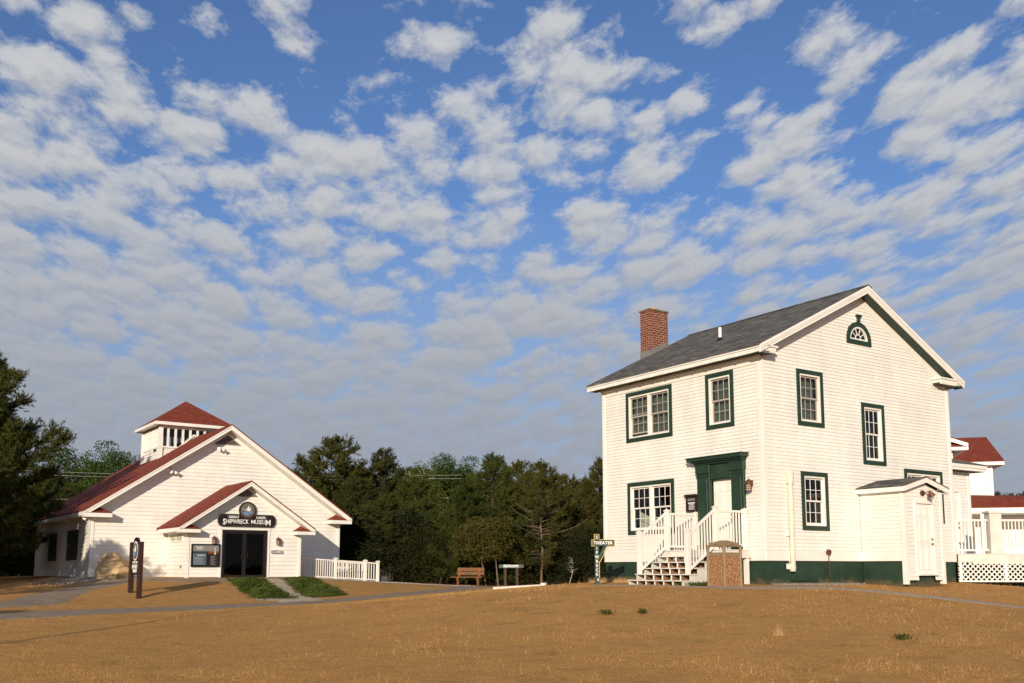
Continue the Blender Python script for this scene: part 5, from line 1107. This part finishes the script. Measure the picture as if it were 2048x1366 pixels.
for px, D, s, p in ((-20, 60, 1.4, SB), (20, 62, 1.3, SC), (50, 66, 1.5, SB), (0, 70, 1.7, SC), (70, 72, 1.6, SB), (-60, 58, 1.4, SB)):
    w = W(px, 1150, D); plant(p, w.x, w.y, s, (px * 2.3 + 50) % 6.28, 'dark bush at the foot of the left pines', 'bush', 'bushes under the left pines')
# low trees on the horizon right of the house
for px, top in ((1992, 984), (2022, 987), (2050, 984)): topplant(PB, 9.0, px, top, 96, px, 'tree tip far off behind the red porch roof at right', 'tree', 'far tree tips at right', 1.0)
# trees standing left of the view, whose shade falls on the museum
for i, (x, y, s) in enumerate(((-22.6, 29.5, .78), (-27.5, 37, .95), (-31, 31, .95), (-17.9, 13.5, .42), (-30.5, 43, .9), (-24.6, 35.5, .86))): plant((PD, PB, PA, PE, PB, PA)[i], x, y, s, i * 1.9, 'pine outside the left edge shading the museum wall', 'tree', 'pines beyond the left edge')

# juniper beds either side of the walk
def juniper(name, label, quad, n, seed, hgt=.30):
    r = np.random.default_rng(seed); a, b, c, d = [np.array(q) for q in quad]; u = r.uniform(0, 1, n); v = r.uniform(0, 1, n)
    p = (a * (1 - u)[:, None] + b * u[:, None]) * (1 - v)[:, None] + (d * (1 - u)[:, None] + c * u[:, None]) * v[:, None]; p = p + r.normal(size=p.shape) * .15
    e = np.minimum(np.minimum(u, 1 - u) * 5, np.minimum(v, 1 - v) * 3.5); e = np.clip(e, .15, 1)
    h = hgt * e * (.65 + .35 * np.sin(p[:, 0] * 5.1 + 1) * np.sin(p[:, 1] * 4.3)) * (.8 + .4 * u)
    z = tz(p[:, 0], p[:, 1]); cs = np.column_stack([p, z + h * r.uniform(.2, 1.0, n) ** .5]); ang = np.sin(p[:, 0] * 3) * 2 + r.normal(size=n) * .8
    ds = unit(np.column_stack([np.cos(ang), np.sin(ang), r.uniform(.1, .9, n)])); V, Fc = tri_cloud(cs, ds, r.uniform(.08, .18, n), r.uniform(.03, .055, n), r)
    o0 = Vector((float(p[:, 0].mean()), float(p[:, 1].mean()), float(z.min()))); V = V - np.array(o0); t = thing(name, label, 'juniper', o0)
    npmesh('foliage', V, Fc, 3, juniper_m, t); m = MB()
    for k in range(60):
        i = r.integers(n); x, y = p[i] - np.array(o0)[:2]; zz = z[i] - o0.z; m.tube([(x, y, zz - .03), (x + r.normal() * .15, y + r.normal() * .15, zz + h[i] * .7)], [.012, .005], 4, False)
    m.build('stem', bark, t)
q = lambda px, py, D: wp(px, py, D)
juniper('juniper_bed', 'long low juniper bed left of the walk to the museum doors', [mw(5.1, -4.9), q(522, 1198, 37.0), q(580, 1198, 37.2), mw(6.4, -4.9)], 15000, 31)
juniper('juniper_bed', 'long low juniper bed right of the walk to the museum doors', [mw(7.9, -4.6), q(620, 1196, 38.2), q(686, 1192, 39.6), mw(9.3, -4.2)], 16000, 32)

# pebbles: by the boulder, along the house wall, at the ends of the juniper beds
def pebbles(label, pts, n, seed, size=.05, spread=.4, m=None):
    r = np.random.default_rng(seed); P = np.array(pts); seg = r.integers(0, len(P) - 1, n); f = r.uniform(0, 1, n)[:, None]; p = P[seg] * (1 - f) + P[seg + 1] * f + r.normal(size=(n, 2)) * spread
    z = tz(p[:, 0], p[:, 1]); s = size * r.uniform(.5, 1.4, n)
    base = np.array([(1, 0, 0), (-1, 0, 0), (0, 1, 0), (0, -1, 0), (0, 0, .7), (0, 0, -.7)], float); fc = np.array([(0, 2, 4), (2, 1, 4), (1, 3, 4), (3, 0, 4), (2, 0, 5), (1, 2, 5), (3, 1, 5), (0, 3, 5)])
    a = r.uniform(0, 6.28, n); ca, sa = np.cos(a), np.sin(a); V = np.repeat(base[None], n, 0) * s[:, None, None] * r.uniform(.7, 1.2, (n, 6, 3)); x = V[:, :, 0] * ca[:, None] - V[:, :, 1] * sa[:, None]; y = V[:, :, 0] * sa[:, None] + V[:, :, 1] * ca[:, None]; V = np.stack([x + p[:, :1], y + p[:, 1:], V[:, :, 2] + z[:, None] + s[:, None] * .3], -1).reshape(-1, 3)
    o = npmesh('pebbles', V, (fc[None] + np.arange(n)[:, None, None] * 6).reshape(-1, 3), 3, m or pebble_m); tag(o, label, 'pebbles', kind='stuff')
pebble_m = mat('pebbles_grey', (.36, .30, .24), .9, .2, .35, 30)
hw = lambda x, y: tuple(l2w(HO, HY, (x, y))[:2])
pebbles('loose grey pebbles along the museum wall by the boulder', [mw(-.8, 4), mw(-.7, .5), mw(.2, -1.2), mw(2, -1.2)], 3600, 41, .045, .42)
pebbles('pebbles on the slope left of the boulder', [q(120, 1172, 43), q(200, 1164, 45)], 1200, 42, .045, .5)
pebbles('pebbles along the foot of the house gable wall', [hw(.3, -.25), hw(3.5, -.3)], 1500, 43, .04, .14)
pebbles('pebbles at the lower end of the juniper beds', [q(535, 1201, 36.4), q(580, 1201, 36.6)], 500, 44, .04, .25)
pebbles('white pebbles along the far path edge by the ramp', [mw(10, -2.9), mw(14.5, -2.8), q(800, 1167, 52.5), q(950, 1173, 50.5)], 1500, 45, .04, .22, mat('white_pebbles', (.58, .54, .48), .9, .2, .2, 20))

# dry grass blades over the near lawn
def grass():
    r = np.random.default_rng(51); n = 720000; D = 10.5 + 33 * r.uniform(0, 1, n) ** 1.7; lat = (r.uniform(-.56, .56, n)) * D * 1.02; p = np.column_stack([lat, D])
    # keep off the house, paths
    loc = p - np.array([HO.x, HO.y]); c, s = math.cos(HY), math.sin(HY); hx = loc[:, 0] * c + loc[:, 1] * s; hy = -loc[:, 0] * s + loc[:, 1] * c
    ok = ~((hx > -2.8) & (hy > -.05) & (hy < 7.2)) & ~((hx > -3.4) & (hx < 1.4) & (hy > -1.8) & (hy < 3.4)) & ~((hx > 3.4) & (hx < 5.7) & (hy > -2.0))
    gp = [np.array(wp(*t)) for t in ((1640, 1176, 26.6), (1830, 1190, 25.4), (2048, 1214, 24.2), (2300, 1245, 22))] + []; lp = [np.array(wp(*t)) for t in ((-100, 1238, 26), (150, 1227, 28.5), (400, 1216, 32), (620, 1206, 34.5), (760, 1197, 38))]
    br = [np.array(wp(*t)) for t in ((-250, 1225, 28.5), (20, 1210, 32), (110, 1190, 37))]; wk = [np.array(mw(7.0, -4.6)), np.array(wp(612, 1206, 35))]
    hp = [np.array(hw(*t)) for t in ((-3.1, -.2), (-.6, -1.2))] + gp[:1]
    for line, wd in ((gp, .55), (hp, .6), (lp, 1.75), (br, 1.2), (wk, 1.7)):
        for a, b in zip(line[:-1], line[1:]):
            ab = b - a; t = np.clip(((p - a) @ ab) / (ab @ ab), 0, 1); ok &= np.linalg.norm(p - (a + t[:, None] * ab), axis=1) > wd
    mlp = p - np.array([MO.x, MO.y]); c, s = math.cos(MY), math.sin(MY); mx = mlp[:, 0] * c + mlp[:, 1] * s; my = -mlp[:, 0] * s + mlp[:, 1] * c
    ok &= ~((my > -5.3) & (mx > -2)) & ~((mx > -2.5) & (mx < 2.5) & (my > -3.8))
    jb = [np.array(mw(6.6, -4.9)), np.array(wp(600, 1197, 37.5))]; ab = jb[1] - jb[0]; tt = np.clip(((p - jb[0]) @ ab) / (ab @ ab), 0, 1); ok &= np.linalg.norm(p - (jb[0] + tt[:, None] * ab), axis=1) > 1.9
    p = p[ok]; n = len(p)
    cl = np.sin(p[:, 0] * 1.3 + np.sin(p[:, 1] * .9) * 2) * np.sin(p[:, 1] * 1.1 + np.sin(p[:, 0] * .7) * 2) + .5 * np.sin(p[:, 0] * 4.1) * np.sin(p[:, 1] * 3.7); keep = r.uniform(0, 1, n) < .62 + .42 * cl; p = p[keep]; cl = cl[keep]; n = len(p)
    z = tz(p[:, 0], p[:, 1]) - .005; tall = r.uniform(0, 1, n) < np.where(p[:, 0] > -2, .016, .004) * (1 + cl); ln = np.where(tall, r.uniform(.05, .14, n), r.uniform(.008, .032, n)); wd = np.where(tall, .005, r.uniform(.004, .010, n)) * (p[:, 1] / 15) ** .5
    d = unit(np.column_stack([r.normal(size=n) * .6, r.normal(size=n) * .6, np.where(tall, 1.8, .6)])); V, Fc = tri_cloud(np.column_stack([p, z]), d, ln, wd, r)
    for nm, msk, cc, c2 in (('dry_grass', ~tall, (.61, .340, .112), (.35, .188, .058)), ('dry_grass_stalks', tall, (.62, .42, .20), (.48, .29, .13))):
        f = Fc[msk]; idx = f.ravel(); gm = mat(nm, cc, 1.0, .05, .1, 2.6, col2=c2, stretch=(.8, 1.2, 1))
        o = npmesh(nm, V[idx], np.arange(len(idx)).reshape(-1, 3), 3, gm); tag(o, 'short dry brown grass over the lawn' if nm == 'dry_grass' else 'thin pale dry seed stalks scattered over the lawn', 'grass', kind='stuff')
    weed_m = foliage('weed_leaves', (.07, .075, .022), (.11, .11, .035), (.20, .13, .05), .2, .1)
    # a few green weeds
    for k, (px, py, D, lb) in enumerate(((1212, 1228, 20.2, 'small low green weed in the middle of the dry lawn'), (1285, 1228, 20.2, 'tiny dark weed right of the other mid lawn weed'), (1806, 1277, 17.2, 'green weed tuft on the dry lawn at lower right'))):
        w = W(px, py, D); z0 = gz(w.x, w.y); m = 150; pp = np.column_stack([r.normal(size=m) * (.06, .035, .07)[k], r.normal(size=m) * .07]); cs = np.column_stack([pp, r.uniform(0, .07, m)]); ds = unit(np.column_stack([pp * 4 + r.normal(size=(m, 2)) * .5, r.uniform(.3, 1, m)])); V2, F2 = tri_cloud(cs, ds, r.uniform(.04, .10, m), r.uniform(.015, .03, m), r)
        tag(npmesh('weed', V2, F2, 3, weed_m, loc=(w.x, w.y, z0)), lb, 'weed', 'weeds on the lawn')
    w = W(1558, 1270, 17.5); z0 = gz(w.x, w.y); m = 60; pp = r.normal(size=(m, 2)) * .05; V2, F2 = tri_cloud(np.column_stack([pp, np.zeros(m)]), unit(np.column_stack([pp * 1.2 + r.normal(size=(m, 2)) * .15, np.ones(m)])), r.uniform(.10, .24, m), np.full(m, .006), r)
    tag(npmesh('grass_tuft', V2, F2, 3, MATS['dry_grass_stalks'], loc=(w.x, w.y, z0)), 'tall pale tuft of dry grass in the right half of lawn', 'grass tuft')
    m = 1500; f = r.uniform(3.0, 7.4, m); q2 = np.array([hw(-.15 - abs(x), y) for x, y in zip(r.normal(size=m) * .25, f)]); z2 = tz(q2[:, 0], q2[:, 1])
    V2, F2 = tri_cloud(np.column_stack([q2, z2 - .01]), unit(np.column_stack([r.normal(size=(m, 2)) * .3, np.ones(m)])), r.uniform(.06, .26, m), np.full(m, .007), r)
    tag(npmesh('foundation_grass', V2, F2, 3, MATS['dry_grass_stalks']), 'tall dry grass along the green foundation left of the steps', 'grass', kind='stuff')
    w = W(1404, 1170, 26.6); z0 = gz(w.x, w.y); m = 900; pp = np.column_stack([r.normal(size=m) * .28, r.normal(size=m) * .14]); V2, F2 = tri_cloud(np.column_stack([pp, r.uniform(0, .06, m)]), unit(np.column_stack([r.normal(size=(m, 2)) * .6, np.ones(m)])), r.uniform(.04, .1, m), np.full(m, .025), r)
    tag(npmesh('weed', V2, F2, 3, juniper_m, loc=(w.x, w.y, z0)), 'bright weeds under the porch beside the litter bin', 'weed', 'weeds on the lawn')
grass()

# slender pole beyond the left edge; its long shadow crosses the lawn
t = thing('flag_pole', 'tall white flagpole beyond the left edge casting a thin shadow over the lawn', 'flagpole', (-11.2, 12.5, gz(-11.2, 12.5)))
m = MB(); m.tube([(0, 0, -.3), (0, 0, 6.6)], [.07, .05], 10); m.build('pole', vinyl, t); m = MB(); m.tube([(0, 0, 6.6), (0, 0, 6.68), (0, 0, 6.74)], [.05, .09, .02], 10); m.build('finial', brass, t)
